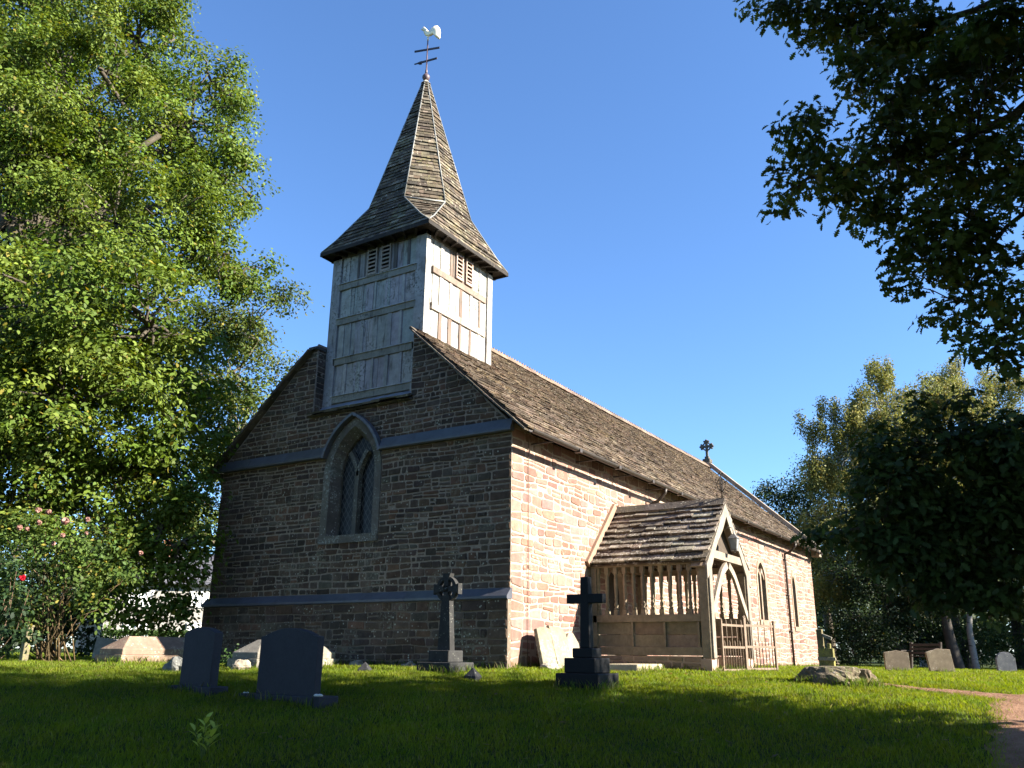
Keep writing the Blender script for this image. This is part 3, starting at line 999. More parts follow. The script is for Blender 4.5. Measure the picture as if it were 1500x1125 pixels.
# boarded infill: W face and S face
LV = [(5.66, 6.40), (6.56, 7.38), (7.53, 8.25), (8.40, 9.16)]
for k, (z0, z1) in enumerate(LV):
    y = TY0 + .26
    while y < TY1 - .27:
        w = min(tr.uniform(.17, .40), TY1 - .26 - y)
        if w < .08: break
        bt.box((TX0 - tr.uniform(.008, .028), y + .003, z0 + tr.uniform(0, .01)), (TX0, y + w - .006, z1 - tr.uniform(0, .01)), col=jit(WHITE, tr, .10))
        y += w
    x = TX0 + .26
    while x < TX1 - .20:
        w = min(tr.uniform(.2, .4), TX1 - .18 - x)
        if w < .08: break
        bt.box((x + .003, TY0 - tr.uniform(.008, .024), z0), (x + w - .006, TY0, z1), col=jit(WHITE, tr, .07))
        x += w
turret = bt.build('bell_turret', M['paint'], church)
ps = MB()
for (x0, x1, y0, y1, c) in ((TX0 - .05, TX0 + .10, TY0 - .05, TY0 + .24, WHITE), (TX0 - .05, TX0 + .10, TY1 - .22, TY1 + .05, (.33, .315, .295)), (TX1 - .16, TX1 + .04, TY0 - .05, TY0 + .1, (.40, .37, .33)), (TX1 - .12, TX1 + .04, TY1 - .1, TY1 + .04, WHITE)):
    p_ = MB(); p_.box((x0, y0, TZ0 if y0 > 4 or x0 < 1 else 6.5), (x1, y1, TZ1 - .01), col=c); p_.build('corner_post', M['paint'], turret, bevel=.006)
for i, (z0, z1) in enumerate(((5.50, 5.66), (6.40, 6.56), (7.38, 7.53), (8.25, 8.40))):
    p_ = MB(); a = tr.uniform(-.02, .02)
    ex = .046 + .004 * i
    p_.add([(TX0 - ex, TY0 + .20, z0), (TX0 - ex, TY1 - .18, z0 + .01), (TX0 - ex, TY1 - .18, z1 + .01), (TX0 - ex, TY0 + .20, z1), (TX0, TY0 + .20, z0), (TX0, TY1 - .18, z0 + .01), (TX0, TY1 - .18, z1 + .01), (TX0, TY0 + .20, z1)],
           [(0, 1, 2, 3), (4, 7, 6, 5), (0, 4, 5, 1), (1, 5, 6, 2), (2, 6, 7, 3), (3, 7, 4, 0)], col=OLIVE)
    p_.bar((TX0 - ex - .008, TY0 + .2, z1 + .004), (TX0 - ex - .008, TY1 - .18, z1 + .014), .04, .012, col=(.50, .50, .50))
    p_.build('rail', M['paint'], turret)
    if i >= 2:
        p_ = MB(); p_.box((TX0 + .22, TY0 - .055, z0), (TX1 - .24, TY0, z1), col=(.21, .155, .12) if i == 3 else (.36, .31, .255)); p_.build('rail', M['paint'], turret)
for k, (z0, z1) in enumerate(LV):
    ys = {0: [4.62, 4.22, 3.82, 3.42, 3.02], 1: [4.55, 4.18, 3.80, 3.38, 3.08], 2: [4.62, 4.28, 3.86, 3.46, 3.04], 3: [4.42, 4.20, 3.32, 2.93]}[k]
    for y in ys:
        p_ = MB(); w = tr.uniform(.05, .13); c = (.12, .105, .09) if (k == 3 and y in (4.42, 4.20, 3.32, 2.93)) else jit((.38, .36, .33), tr, .12)
        p_.box((TX0 - .036, y - w / 2, z0), (TX0, y + w / 2, z1), col=c); p_.build('stud', M['paint'], turret)
    if k >= 1:
        for j, x in enumerate([.86, 1.22, 1.62, 2.02, 2.38]):
            if k == 3 and 1.3 < x < 2.1: continue
            dark = tr.random() < .6
            p_ = MB(); w = tr.uniform(.07, .13)
            p_.box((x - w / 2, TY0 - .034, z0), (x + w / 2, TY0, z1), col=(.155, .11, .085) if dark else (.40, .36, .32)); p_.build('stud', M['paint'], turret)
p_ = MB(); p_.box((TX0 - .05, TY0 - .05, TZ1 - .14), (TX1 + .05, TY1 + .05, TZ1), col=(.10, .085, .07)); p_.build('wall_plate', M['oak_timber'], turret)


def louvre(face, c, z0, z1, w):
    b = MB()
    def bx(u0, u1, za, zb, o0, o1, col):
        if face == 'w': b.box((TX0 - o1, u0, za), (TX0 - o0, u1, zb), col=col)
        else: b.box((u0, TY0 - o1, za), (u1, TY0 - o0, zb), col=col)
    fc_ = (.34, .28, .22) if face == 'w' else (.40, .30, .24)
    bx(c - w / 2, c + w / 2, z0, z1, .030, .034, (.006, .006, .006))  # near-black sheet stands for the unlit opening behind the slats
    bx(c - w / 2 - .035, c - w / 2, z0 - .03, z1, .03, .09, fc_); bx(c + w / 2, c + w / 2 + .035, z0 - .03, z1, .03, .09, fc_)
    bx(c - w / 2 - .04, c + w / 2 + .04, z0 - .06, z0, .03, .10, fc_)
    n = 6
    for i in range(n):
        z = z0 + (z1 - z0) * (i + .35) / n; t = .022
        if face == 'w': b.obox((TX0 - .095, c - w / 2, z), (0, w, 0), (.06, 0, .055), (-.006, 0, t), col=jit(fc_, tr, .2))
        else: b.obox((c - w / 2, TY0 - .095, z), (w, 0, 0), (0, .06, .055), (0, -.006, t), col=jit(fc_, tr, .2))
    b.build('louvre', M['oak_timber'], turret)


louvre('w', 3.97, 8.48, 9.08, .22); louvre('w', 3.56, 8.48, 9.08, .22)
louvre('s', 1.47, 8.48, 9.06, .20); louvre('s', 1.86, 8.48, 9.06, .20)
for (c, f) in ((4.13, 'w'), (3.765, 'w'), (3.40, 'w'), (1.31, 's'), (1.665, 's'), (2.02, 's')):
    p_ = MB()
    if f == 'w': p_.box((TX0 - .045, c - .04, 8.40), (TX0, c + .04, 9.14), col=(.30, .27, .24))
    else: p_.box((c - .04, TY0 - .045, 8.40), (c + .04, TY0, 9.14), col=(.13, .10, .08))
    p_.build('stud', M['paint'], turret)
# lead apron and slate skirt at the foot of the west face
ap = MB(); ap.col = (.20, .21, .24)
ap.obox((TX0 - .02, TY0 + .02, 5.47), (0, TY1 - TY0 + .02, .0), (-.11, 0, -.10), (.01, 0, .02))
ap.box((TX0 - .03, NT1 - .20, 5.40), (TX0 + .05, NT1 - .02, 5.72)); ap.build('lead_apron', M['lead'], turret)
sk = MB()
wv = np.array([.36, 0, .15]); wl = np.linalg.norm(wv); wv /= wl
sk.obox((-.12, NT0 - .04, NTZ - .02), (0, NT1 - NT0 + .1, 0), wv * wl, np.array([.25, 0, -.1]) * .3, col=(.08, .07, .055))
tiles(sk, (-.14, NT0 - .05, NTZ + .02), (0, 1, 0), wv, np.array([-wv[2], 0, wv[0]]), lambda v: (0, NT1 - NT0 + .12 - v * .3), wl, tr, exp=(.2, .2), wr=(.25, .6), thick=.035, pal=[(.10, .09, .07), (.12, .105, .08)], tilt=.03)
sk.build('slate_skirt', M['spire_tile'], turret)

# --- spire: square bell-cast skirt broached to an octagon
SX, SY = (TX0 + TX1) / 2, (TY0 + TY1) / 2 - .05
EZS, HE, ZO, AO, KO, ZA = 9.22, 1.60, 10.27, 1.21, .53, 14.50
APX = np.array([SX, SY - .02, ZA])
sp_ = MB(); spr = random.Random(51)
PAL_SP = [(0.095, 0.0746, 0.0512), (0.0745, 0.0591, 0.0404), (0.1228, 0.0996, 0.0684), (0.0554, 0.0435, 0.0327), (0.1584, 0.1307, 0.0932), (0.0911, 0.0685, 0.045)]
oct_ = []
for k in range(4):
    c, s = [(1, 0), (0, 1), (-1, 0), (0, -1)][k]
    for t in (-KO, KO):
        oct_.append(np.array([SX + AO * c - t * s, SY + AO * s + t * c, ZO]))
crn = [np.array([SX + HE * a, SY + HE * b, EZS]) for a, b in ((1, -1), (1, 1), (-1, 1), (-1, -1))]   # corner after side k-1 / before side k


def slope_poly(mb, quad, exp, wr, thick, cnt_out):
    """quad = [lower-left, lower-right, upper-right, upper-left]"""
    a, b, c, d = quad
    U = b - a; ul = np.linalg.norm(U); U = U / ul
    top = (c + d) / 2; w = top - a; w = w - U * np.dot(w, U); L = np.linalg.norm(w); Wd = w / L
    Nn = np.cross(U, Wd)
    if np.dot(Nn, (a + b) / 2 - np.array([SX, SY, (a[2] + b[2]) / 2])) < 0: Nn = -Nn
    du, cu_ = np.dot(d - a, U), np.dot(c - a, U)

    def lim(v):
        t = max(0, min(1, v / L)); return (du * t, ul + (cu_ - ul) * t)
    mb.add([a - Nn * .02, b - Nn * .02, c - Nn * .02, d - Nn * .02], [(0, 1, 2, 3)], col=(.07, .06, .05))
    tiles(mb, a, U, Wd, Nn, lim, L, spr, exp=exp, wr=wr, thick=thick, pal=PAL_SP, tilt=.015, ragged=.007, gap=.002)


tipk = .10
tips = [APX + (p - np.array([SX, SY, ZO])) * np.array([.075, .075, 0]) - np.array([0, 0, .12]) for p in oct_]
for k in range(8):
    a, b = oct_[k], oct_[(k + 1) % 8]
    slope_poly(sp_, [a, b, tips[(k + 1) % 8], tips[k]], (.115, .09), (.10, .24), .010, 0)
for k in range(4):
    a, b = oct_[2 * k], oct_[2 * k + 1]
    c0, c1 = crn[k], crn[(k + 1) % 4]
    # two-stage bell-cast: flatter foot
    m0 = c0 + (a - c0) * .30 + np.array([0, 0, -.05]); m1 = c1 + (b - c1) * .30 + np.array([0, 0, -.05])
    slope_poly(sp_, [c0, c1, m1, m0], (.115, .11), (.12, .26), .011, 0)
    slope_poly(sp_, [m0, m1, b, a], (.115, .11), (.12, .26), .010, 0)
    # broach triangle on the corner between this side and the next
    b2 = oct_[(2 * k + 2) % 8]; cc = c1
    mm = m1; k2 = (k + 1) % 4
    m2 = c1 + (b2 - c1) * .30 + np.array([0, 0, -.05])
    sp_.add([cc, m2, m1], [(0, 1, 2)], col=(.16, .14, .1))
    slope_poly(sp_, [m1, m2, b2, b], (.115, .11), (.10, .24), .010, 0)
spire = sp_.build('spire', M['spire_tile'], church)
hp = MB(); hp.col = (.20, .20, .18)
for k in range(8):
    hp.tube([oct_[k] + np.array([0, 0, .02]), tips[k]], .017, n=6)
    hp.tube([oct_[k] + np.array([0, 0, .02]), oct_[(k + 1) % 8] + np.array([0, 0, .02])], .022 if k % 2 else .004, n=6)
for k in range(4):
    c1 = crn[(k + 1) % 4]
    for b in (oct_[2 * k + 1], oct_[(2 * k + 2) % 8]):
        m = c1 + (b - c1) * .30 + np.array([0, 0, -.05])
        hp.tube([c1 + np.array([0, 0, .015]), m + np.array([0, 0, .02]), b + np.array([0, 0, .02])], .018, n=6)
hp.build('hip_roll', M['lead'], spire)
lcap = MB(); lcap.col = (.40, .36, .30)
nseg = 8
base = [p + (APX - p) * -.10 for p in tips]
vs = [p + (p - np.array([APX[0], APX[1], p[2]])) * .25 for p in base] + [np.array([APX[0], APX[1], ZA]) + (p - np.array([APX[0], APX[1], p[2]])) * .35 for p in tips]
lcap.add(vs, [(i, (i + 1) % 8, 8 + (i + 1) % 8, 8 + i) for i in range(8)] + [tuple(range(8, 16))]); lcap.build('spire_cap', M['lead'], spire)
sf = MB(); sf.col = (.03, .025, .021)
for k in range(4):
    c0, c1 = crn[k], crn[(k + 1) % 4]
    ctr = np.array([SX, SY, EZS]); i0 = ctr + (c0 - ctr) * .80; i1 = ctr + (c1 - ctr) * .80
    dn = np.array([0, 0, -.035])
    sf.add([c0 + dn, c1 + dn, i1 + dn, i0 + dn], [(0, 1, 2, 3)])
    e = (c1 - c0) / np.linalg.norm(c1 - c0); out = np.array([e[1], -e[0], 0])
    sf.bar(c0 + np.array([0, 0, -.045]) - e * .02, c1 + np.array([0, 0, -.045]) + e * .02, .03, .09)
    for i in range(1, 9):
        p = c0 + (c1 - c0) * i / 9; ii_ = i0 + (i1 - i0) * i / 9
        sf.bar(p + np.array([0, 0, -.075]), ii_ + np.array([0, 0, -.09]), .05, .07, col=(.03, .024, .02))
sf.build('soffit', M['oak_timber'], spire)

# --- weathervane
wvn = MB(); wvn.col = (.10, .065, .07)
top = np.array([APX[0], APX[1], ZA])
wvn.lathe(top, [(-.02, .05), (.0, .07), (.06, .10), (.11, .10), (.16, .07), (.18, .03)], n=12)
wvn.lathe(top + np.array([0, 0, .17]), [(0, .035), (.15, .03), (.16, .02), (1.24, .016)], n=8)
vane = wvn.build('weathervane', M['iron'], church)
zc1, zc2 = 15.46, 15.10
for (zc, ang, L0, L1, tip_) in ((zc1, 108, .36, .34, False), (zc2, 100, .27, .30, True)):
    b = MB(); b.col = (.03, .028, .04)
    dv = np.array([math.cos(R(ang)), math.sin(R(ang)), 0]); o = np.array([APX[0], APX[1], zc])
    b.bar(o - dv * L1, o + dv * L0, .025, .05)
    if tip_:
        b.obox(o + dv * (L0 - .12) - np.array([0, 0, .045]), dv * .08, np.cross(dv, (0, 0, 1)) * .025, np.array([0, 0, .09]))
        b.bar(o + dv * (L0 - .04), o + dv * (L0 + .10), .02, .03)
    b.build('crossbar', M['iron'], vane)
ck = MB(); ck.smooth = True
o = np.array([APX[0], APX[1], ZA + 1.40]); H = np.array([math.cos(R(100)), math.sin(R(100)), 0]); Z_ = np.array([0, 0, 1.0]); T_ = np.cross(H, Z_)
out = [(.20, .30), (.26, .31), (.21, .34), (.22, .38), (.17, .36), (.15, .39), (.125, .35), (.10, .33), (.09, .26), (.05, .18), (-.03, .14), (-.09, .18), (-.15, .27), (-.23, .30), (-.33, .27), (-.40, .16), (-.43, .0), (-.42, -.18), (-.40, -.26), (-.33, -.16), (-.26, -.04), (-.17, .0), (-.10, -.03), (-.03, -.03), (.05, .0), (.11, .06), (.15, .15), (.17, .24)]
nO = len(out); cenO = (-.07, .10)
vs = []
for off, scl in ((-.012, 1.0), (-.04, .55), (.012, 1.0), (.04, .55)):
    for (a, b) in out:
        a2 = cenO[0] + (a - cenO[0]) * scl; b2 = cenO[1] + (b - cenO[1]) * scl
        vs.append(o + (H * a2 + Z_ * b2) * .86 + T_ * off)
fs = []
for i in range(nO):
    j = (i + 1) % nO
    fs += [(i, j, nO + j, nO + i), (2 * nO + i, 3 * nO + i, 3 * nO + j, 2 * nO + j), (i, 2 * nO + i, 2 * nO + j, j)]
fs += [tuple(range(nO, 2 * nO)), tuple(range(3 * nO, 4 * nO))]
ck.add(vs, fs); ck.bar(o + Z_ * -.16, o + Z_ * .02, .03, .03)
ck.build('cockerel', M['gold'], vane)

# ------------------------------------------------------------------ porch (part of the church)
rp = random.Random(61)
PX0, PX1, PYF, PC = 3.10, 5.66, -2.48, 4.38
PEZ, PRZ = 1.99, 3.29
OAKG = (.225, .178, .122); OAKL = (.225, .187, .148); BROWN = (.20, .135, .09)
pm = MB(); pm.col = (.40, .29, .21)
for x0, x1 in ((PX0 + .02, PX0 + .30), (PX1 - .30, PX1 - .02)):
    pm.box((x0, -2.30, -.6), (x1, -.03, .20))
pm.mi = 1
masonry(pm, (PX0 + .02, 0, 0), (0, -1, 0), (0, 0, 1), (-1, 0, 0), -.35, .20, lambda z: [(.03, 2.30, False, True)], rp, pal=[(.30, .21, .15), (.27, .2, .15), (.33, .25, .18)], hrange=(.08, .14), wrange=(.15, .45))
pm.mi = 0
for x0, x1 in ((PX0 - .02, PX0 + .34), (PX1 - .34, PX1 + .02)):
    pm.box((x0, PYF - .04, -.6), (x1, -2.305, .16), col=(.42, .29, .22))
pm.mi = 2
pm.box((PX0 + .31, -2.4, -.5), (PX1 - .31, -.002, -.04), col=(.3, .24, .19))
porch = pm.build('porch', [M['sun_mortar'], M['sun_stone'], M['ashlar']], church)


def part(name, f, parent, mat='oak_timber', bevel=.006):
    b = MB(); f(b); return b.build(name, M[mat], parent, bevel=bevel)


def turned(mb, x, y, z0, z1, col):
    h = z1 - z0
    mb.box((x - .042, y - .042, z0), (x + .042, y + .042, z0 + .10), col=col)
    mb.box((x - .042, y - .042, z1 - .13), (x + .042, y + .042, z1), col=col)
    pr = [(.10, .030), (.115, .042), (.135, .042), (.15, .026), (.17, .040), (.20, .044), (.23, .036), (.27, .024), (.30, .038), (.315, .040), (.33, .028), (.40, .033), (.55, .039), (.70, .040), (.80, .031), (.82, .042), (.84, .042), (.86, .028), (h - .13, .036)]
    k = (h - .13) / (h - .13)
    mb.tube([(x, y, z0 + a) for a, b in pr], [b for a, b in pr], n=10, col=col)


for side, xs in (('w', PX0), ('e', PX1)):
    sx = 1 if side == 'w' else -1
    xa, xb = (xs, xs + .14) if sx > 0 else (xs - .14, xs)
    part('rail', lambda b: b.box((xa + .0, -2.34, .215), (xb, -.05, .37), col=OAKG), porch)
    part('rail', lambda b: b.box((xa - .0, -2.34, .84), (xb, -.05, .98), col=OAKG), porch)
    part('wall_plate', lambda b: b.box((xa, -2.52, 1.93), (xb, -.01, 2.06), col=(.25, .19, .13)), porch)
    def panels(b):
        ed = [-.05, -.91, -1.59, -2.28]
        for y0, y1 in ((-2.34, -2.30), (-2.26, -1.61), (-1.57, -.93), (-.89, -.06)):
            for z0, z1 in ((.372, .598), (.606, .838)):
                b.box((xs + sx * .07 - .012 + rp.uniform(-.004, .004), y0, z0), (xs + sx * .07 + .012, y1, z1), col=jit((.195, .152, .104), rp, .15))
    part('panel', panels, porch, bevel=.004)
    for y in (-.91, -1.59, -2.28):
        part('stud', lambda b: b.box((xa + .012, y - .022, .372), (xb - .012, y + .022, .838), col=OAKG), porch)
    for i in range(12):
        y = -.16 - i * .197
        part('baluster', lambda b: turned(b, (xa + xb) / 2, y, .982, 1.928, jit(OAKG, rp, .12)), porch, bevel=0)
    for i in range(3):
        pass
for x0, x1 in ((PX0, PX0 + .19), (PX1 - .19, PX1)):
    part('post', lambda b: b.box((x0 - .012, -2.52, .165), (x1, -2.345, 1.925), col=OAKG), porch, bevel=.012)
    part('post', lambda b: b.box((x0, -.14, .20), (x0 + .14, -.005, 1.925), col=OAKG), porch)
# front boards beside the opening, arch braces, tie and gable boards
for sg in (-1, 1):
    xo = PC + sg * 1.27; xi = PC + sg * .84
    part('door_jamb', lambda b: b.box((min(xo, xo - sg * .17), -2.563, .17), (max(xo, xo - sg * .17), -2.522, 1.98), col=OAKL), porch)

    def brace(b):
        A = smoothline([(PC + sg * .10, 2.05, 0), (PC + sg * .42, 1.86, 0), (PC + sg * .76, 1.50, 0), (xo - sg * .172, 1.10, 0)], 5)
        B = smoothline([(PC + sg * .02, 1.93, 0), (PC + sg * .34, 1.74, 0), (PC + sg * .66, 1.38, 0), (xo - sg * .172, .90, 0)], 5)
        for i in range(len(A) - 1):
            b.prism([(A[i][0], A[i][1]), (A[i + 1][0], A[i + 1][1]), (B[i + 1][0], B[i + 1][1]), (B[i][0], B[i][1])], (0, -2.535, 0), (1, 0, 0), (0, 0, 1), (0, 1, 0), .06, col=(.27, .22, .17))
    part('brace', brace, porch, bevel=0)
part('collar_beam', lambda b: b.box((PC - 1.10, -2.54, 2.06), (PC + 1.10, -2.42, 2.22), col=(.25, .20, .155)), porch)
part('tie_beam', lambda b: b.box((PX0 + .1, -.28, 1.95), (PX1 - .1, -.14, 2.1), col=BROWN), porch)


def gableback(b):
    b.prism([(PC - .92, 2.23), (PC + .92, 2.23), (PC, 3.12)], (0, -2.36, 0), (1, 0, 0), (0, 0, 1), (0, 1, 0), .03, col=(.07, .052, .038))


part('gable_boarding', gableback, porch, bevel=0)
for sg in (-1, 1):
    def barge(b):
        a = np.array([PC + sg * 1.37, -2.56, PEZ - .10]); t = np.array([PC, -2.56, PRZ - .02]); d = (t - a)
        dn = np.array([0, 0, -.30])
        n = 12; prev = None
        for i in range(n):
            t0, t1 = i / n, (i + 1) / n
            w0 = .27 + .04 * math.sin(t0 * math.pi * 3); w1 = .27 + .04 * math.sin(t1 * math.pi * 3)
            p0, p1 = a + d * t0, a + d * t1
            b.prism([(p0[0], p0[2]), (p1[0], p1[2]), (p1[0], p1[2] - w1), (p0[0], p0[2] - w0)], (0, -2.56, 0), (1, 0, 0), (0, 0, 1), (0, 1, 0), .035, col=(.24, .205, .165))
        # soffit board and purlin end behind
        b.obox(a + np.array([0, .04, -.02]), d, (0, .30, 0), np.array([-sg * .02, 0, -.025]), col=(.30, .22, .15))
    part('barge_board', barge, porch, bevel=0)
# roof slates
PAL_P = [(0.1404, 0.1144, 0.0858), (0.1053, 0.0849, 0.0618), (0.1755, 0.1476, 0.1133), (0.0842, 0.0679, 0.0515), (0.2106, 0.1845, 0.1441), (0.1264, 0.0959, 0.0686)]
pr_ = MB()
for sg in (-1, 1):
    a = np.array([PC + sg * 1.37, 0, PEZ]); t = np.array([PC, 0, PRZ]); w = t - a; L = float(np.linalg.norm(w)); w /= L
    N_ = np.array([sg * w[2], 0, -sg * w[0]]); N_ = N_ if N_[2] > 0 else -N_
    pr_.obox(a + np.array([0, -2.52, 0]) - N_ * .03, (0, 2.505, 0), w * L, -N_ * .03, col=(.09, .065, .045))
    tiles(pr_, a + np.array([0, -2.56, 0]), (0, 1, 0), w, N_, lambda v: (0, 2.545), L, rp, exp=(.215, .155), wr=(.20, .46), thick=.038, pal=PAL_P, tilt=.052, ragged=.022, gap=.006)
proof = pr_.build('porch_roof', M['porch_tile'], porch)
rg = MB(); rg.col = (.105, .085, .07)
y = -2.56
while y < -.05:
    y1 = min(y + .45, -.02)
    rg.prism([(-.15, -.09), (0, .07), (.15, -.09), (.12, -.11), (0, .03), (-.12, -.11)], (PC, y + .003, PRZ + .03), (1, 0, 0), (0, 0, 1), (0, 1, 0), y1 - y - .006, col=jit((.105, .085, .07), rp, .15)); y = y1
rg.build('ridge_tiles', M['roof_tile'], proof)
ff = MB(); ff.col = (.29, .19, .135)
for sg in (-1, 1):
    a = np.array([PC + sg * 1.40, -.075, PEZ - .04]); t = np.array([PC + sg * .02, -.075, PRZ + .06]); d = t - a; L = np.linalg.norm(d); d /= L
    nz = np.cross(d, (0, 1, 0)); nz = nz if nz[2] > 0 else -nz
    ff.obox(a, d * L, (0, .073, 0), nz * .14)
ff.build('mortar_fillet', M['sun_mortar'], porch)
fi = MB(); fi.col = (.03, .022, .018)
o = np.array([PC, -2.50, PRZ + .08]); Z_ = np.array([0, 0, 1.0]); Yv = np.array([1.0, 0, 0])
fi.tube([o, o + Z_ * .60], .014, n=6)
for dx_ in (Yv, np.array([0, 1.0, 0])):
    for sg in (-1, 1):
        fi.tube([o + Z_ * .14, o + Z_ * .22 + dx_ * sg * .07, o + Z_ * .32 + dx_ * sg * .10, o + Z_ * .40 + dx_ * sg * .06, o + Z_ * .46], .009, n=5)
        fi.tube([o + Z_ * .30 + dx_ * sg * .0, o + Z_ * .36 + dx_ * sg * .12, o + Z_ * .42 + dx_ * sg * .13, o + Z_ * .43 + dx_ * sg * .09], .008, n=5)
    fi.bar(o + Z_ * .53 - dx_ * .06, o + Z_ * .53 + dx_ * .06, .02, .02)
fi.build('finial', M['rust_iron'], porch)

# lantern hanging in the porch gable
LX, LY, LZ = PC - .04, -2.70, 2.30
lant = empty('lantern', (LX, LY, LZ), 'small glazed lantern hanging in front of the porch gable', 'lantern')
b = MB(); b.col = (.16, .15, .14)
for sx, sy in ((-1, -1), (1, -1), (1, 1), (-1, 1)):
    b.bar((sx * .055, sy * .055, 0), (sx * .085, sy * .085, .22), .012, .012)
b.box((-.065, -.065, -.03), (.065, .065, .0)); b.tube([(0, 0, -.07), (0, 0, -.03)], .015, n=6)
b.add([(-.10, -.10, .22), (.10, -.10, .22), (.10, .10, .22), (-.10, .10, .22), (-.03, -.03, .31), (.03, -.03, .31), (.03, .03, .31), (-.03, .03, .31)], [(0, 3, 2, 1), (4, 5, 6, 7), (0, 1, 5, 4), (1, 2, 6, 5), (2, 3, 7, 6), (3, 0, 4, 7)])
b.tube([(0, 0, .31), (0, 0, .37)], .012, n=6)
b.build('frame', M['iron'], lant)
b = MB()
for a in range(4):
    c, s = [(1, 0), (0, 1), (-1, 0), (0, -1)][a]
    def q3(u, z, r_): return (c * r_ - s * u, s * r_ + c * u, z)
    b.add([q3(-.05, .01, .056), q3(.05, .01, .056), q3(.078, .215, .083), q3(-.078, .215, .083)], [(0, 1, 2, 3)])
b.build('glass', M['pane'], lant)
b = MB(); b.col = (.3, .27, .24); b.tube([(0, 0, .37), (0, .02, .44), (0, .10, .47), (0, .19, .40)], .010, n=6); b.build('bracket', M['iron'], lant)

# ------------------------------------------------------------------ iron gates in front of the porch
RC = (.19, .135, .095)


def gate(x, y, ang, label, heavy_end):
    z = float(ground_z(x, y)) - .05; g = empty('iron_gate', (x, y, z), label, 'gate', None)
    g.rotation_euler = (0, 0, R(ang))
    W_ = .98; H_ = .98
    for i, u in enumerate((0.0, W_)):
        b = MB(); b.col = RC; hh = H_ + (.10 if (i == 1) == heavy_end else .03)
        b.box((u - .021, -.021, -.02), (u + .021, .021, hh)); b.lathe((u, 0, hh), [(0, .02), (.02, .024), (.045, .004)], n=8)
        b.build('stile', M['rust_iron'], g)
    for zz in (.10, .52, .93):
        b = MB(); b.col = RC; b.box((.018, -.008, zz - .021), (W_ - .018, .008, zz + .021)); b.build('rail', M['rust_iron'], g)
    for i in range(8):
        u = W_ * (i + 1) / 9; tall = i % 2 == 1
        b = MB(); b.col = RC; top_ = H_ + .02 if tall else .60
        b.tube([(u, 0, .03), (u, 0, top_), (u, 0, top_ + .05)], [.011, .011, .001], n=6); b.build('bar', M['rust_iron'], g)
    return g


gate(3.42, -2.62, -8, 'rusty iron gate leaf hung on the near porch post', True)
gate(4.43, -2.765, -19, 'rusty iron gate leaf standing farther from the church wall, right of the other leaf', False)

# ------------------------------------------------------------------ graves
def headstone(x, y, w, h, t, style, label, mat, col, rot=0.0, lean=(0, 0), base=None, name='headstone', sink=.15, group=None):
    """front faces west (-x)"""
    z = float(ground_z(x, y)); e = empty(name, (x, y, z), label, 'headstone', group)
    e.rotation_euler = (R(lean[0]), R(lean[1]), R(rot))
    hw = w / 2
    if style == 'arch':
        ot = [(-hw, -sink), (-hw, h * .90)] + [(hw * math.sin(a) / math.sin(.62) * 1.0, h * .90 + (math.cos(a) - math.cos(.62)) / (1 - math.cos(.62)) * h * .10) for a in np.linspace(-.62, .62, 15)] + [(hw, h * .90), (hw, -sink)]
    elif style == 'shoulder':
        k = hw * .80
        ot = [(-hw, -sink), (-hw, h * .87), (-k, h * .885)] + [(k * a, h * .90 + h * .10 * (1 - a * a)) for a in np.linspace(-1, 1, 13)] + [(k, h * .885), (hw, h * .87), (hw, -sink)]
    elif style == 'ogee':
        ot = [(-hw, -sink), (-hw, h * .90), (-hw * .75, h * .93), (-hw * .35, h * .955), (0, h), (hw * .35, h * .955), (hw * .75, h * .93), (hw, h * .90), (hw, -sink)]
    elif style == 'round':
        ot = [(-hw, -sink), (-hw, h * .72), (-hw * .86, h * .72)] + [(hw * .86 * math.cos(a), h * .72 + h * .28 * math.sin(a)) for a in np.linspace(math.pi, 0, 11)] + [(hw * .86, h * .72), (hw, h * .72), (hw, -sink)]
    else:
        ot = [(-hw, -sink), (-hw * 1.02, h * .96), (-hw * .8, h), (hw * .75, h * .99), (hw, h * .95), (hw * .97, -sink)]
    b = MB(); b.col = col
    z0 = base[2] if base else 0
    b.prism([(u, v + z0) for u, v in ot], (-t / 2, 0, 0), (0, 1, 0), (0, 0, 1), (1, 0, 0), t)
    b.build('slab', M[mat], e, bevel=.008)
    if base:
        b = MB(); b.col = col; b.box((-base[0] / 2, -base[1] / 2, -.2), (base[0] / 2, base[1] / 2, base[2])); b.build('base', M[mat], e, bevel=.012)
    return e


SLATE = (.032, .033, .040)
headstone(-5.12, 1.62, .60, .74, .135, 'arch', 'narrow dark blue granite headstone with curved top, left of the wider one', 'granite', SLATE, base=(.30, .84, .07))
headstone(-4.86, .23, 1.02, .80, .11, 'shoulder', 'wide dark blue granite headstone with shouldered curved top on a long base', 'granite', SLATE, base=(.34, 1.42, .075))
# small white pebbles left on the wide headstone's base
for k, (x, y, s) in enumerate(((-4.99, -.40, .035), (-4.98, .80, .02))):
    b = MB(); b.smooth = True
    rk = random.Random(70 + k)
    for j in range(4 if k == 0 else 2):
        b.lathe((x + rk.uniform(-.02, .02), y + rk.uniform(-.06, .06), float(ground_z(-4.86, .23)) + .076), [(0, s * .7), (s * .3, s), (s * .7, s * .6), (s * .85, .003)], n=8, col=(.55, .55, .52))
    o = b.build('pebble', M['gravestone'], None)
    tag(o, 'white pebbles lying on the near end of the wide dark headstone base' if k == 0 else 'tiny white pebble lying on the far end of the wide dark headstone base', 'pebble')


def steps_cross(x, y, steps, label, name, mat, col, build):
    z = float(ground_z(x, y)); e = empty(name, (x, y, z), label, 'grave cross')
    h = -.1
    zt = 0.0
    for i, (w, hh) in enumerate(steps):
        b = MB(); b.col = col; z0 = -.15 if i == 0 else zt
        b.box((-w / 2, -w / 2, z0), (w / 2, w / 2, zt + hh)); b.build('step', M[mat], e, bevel=.015); zt += hh + .001
    build(e, zt)
    return e


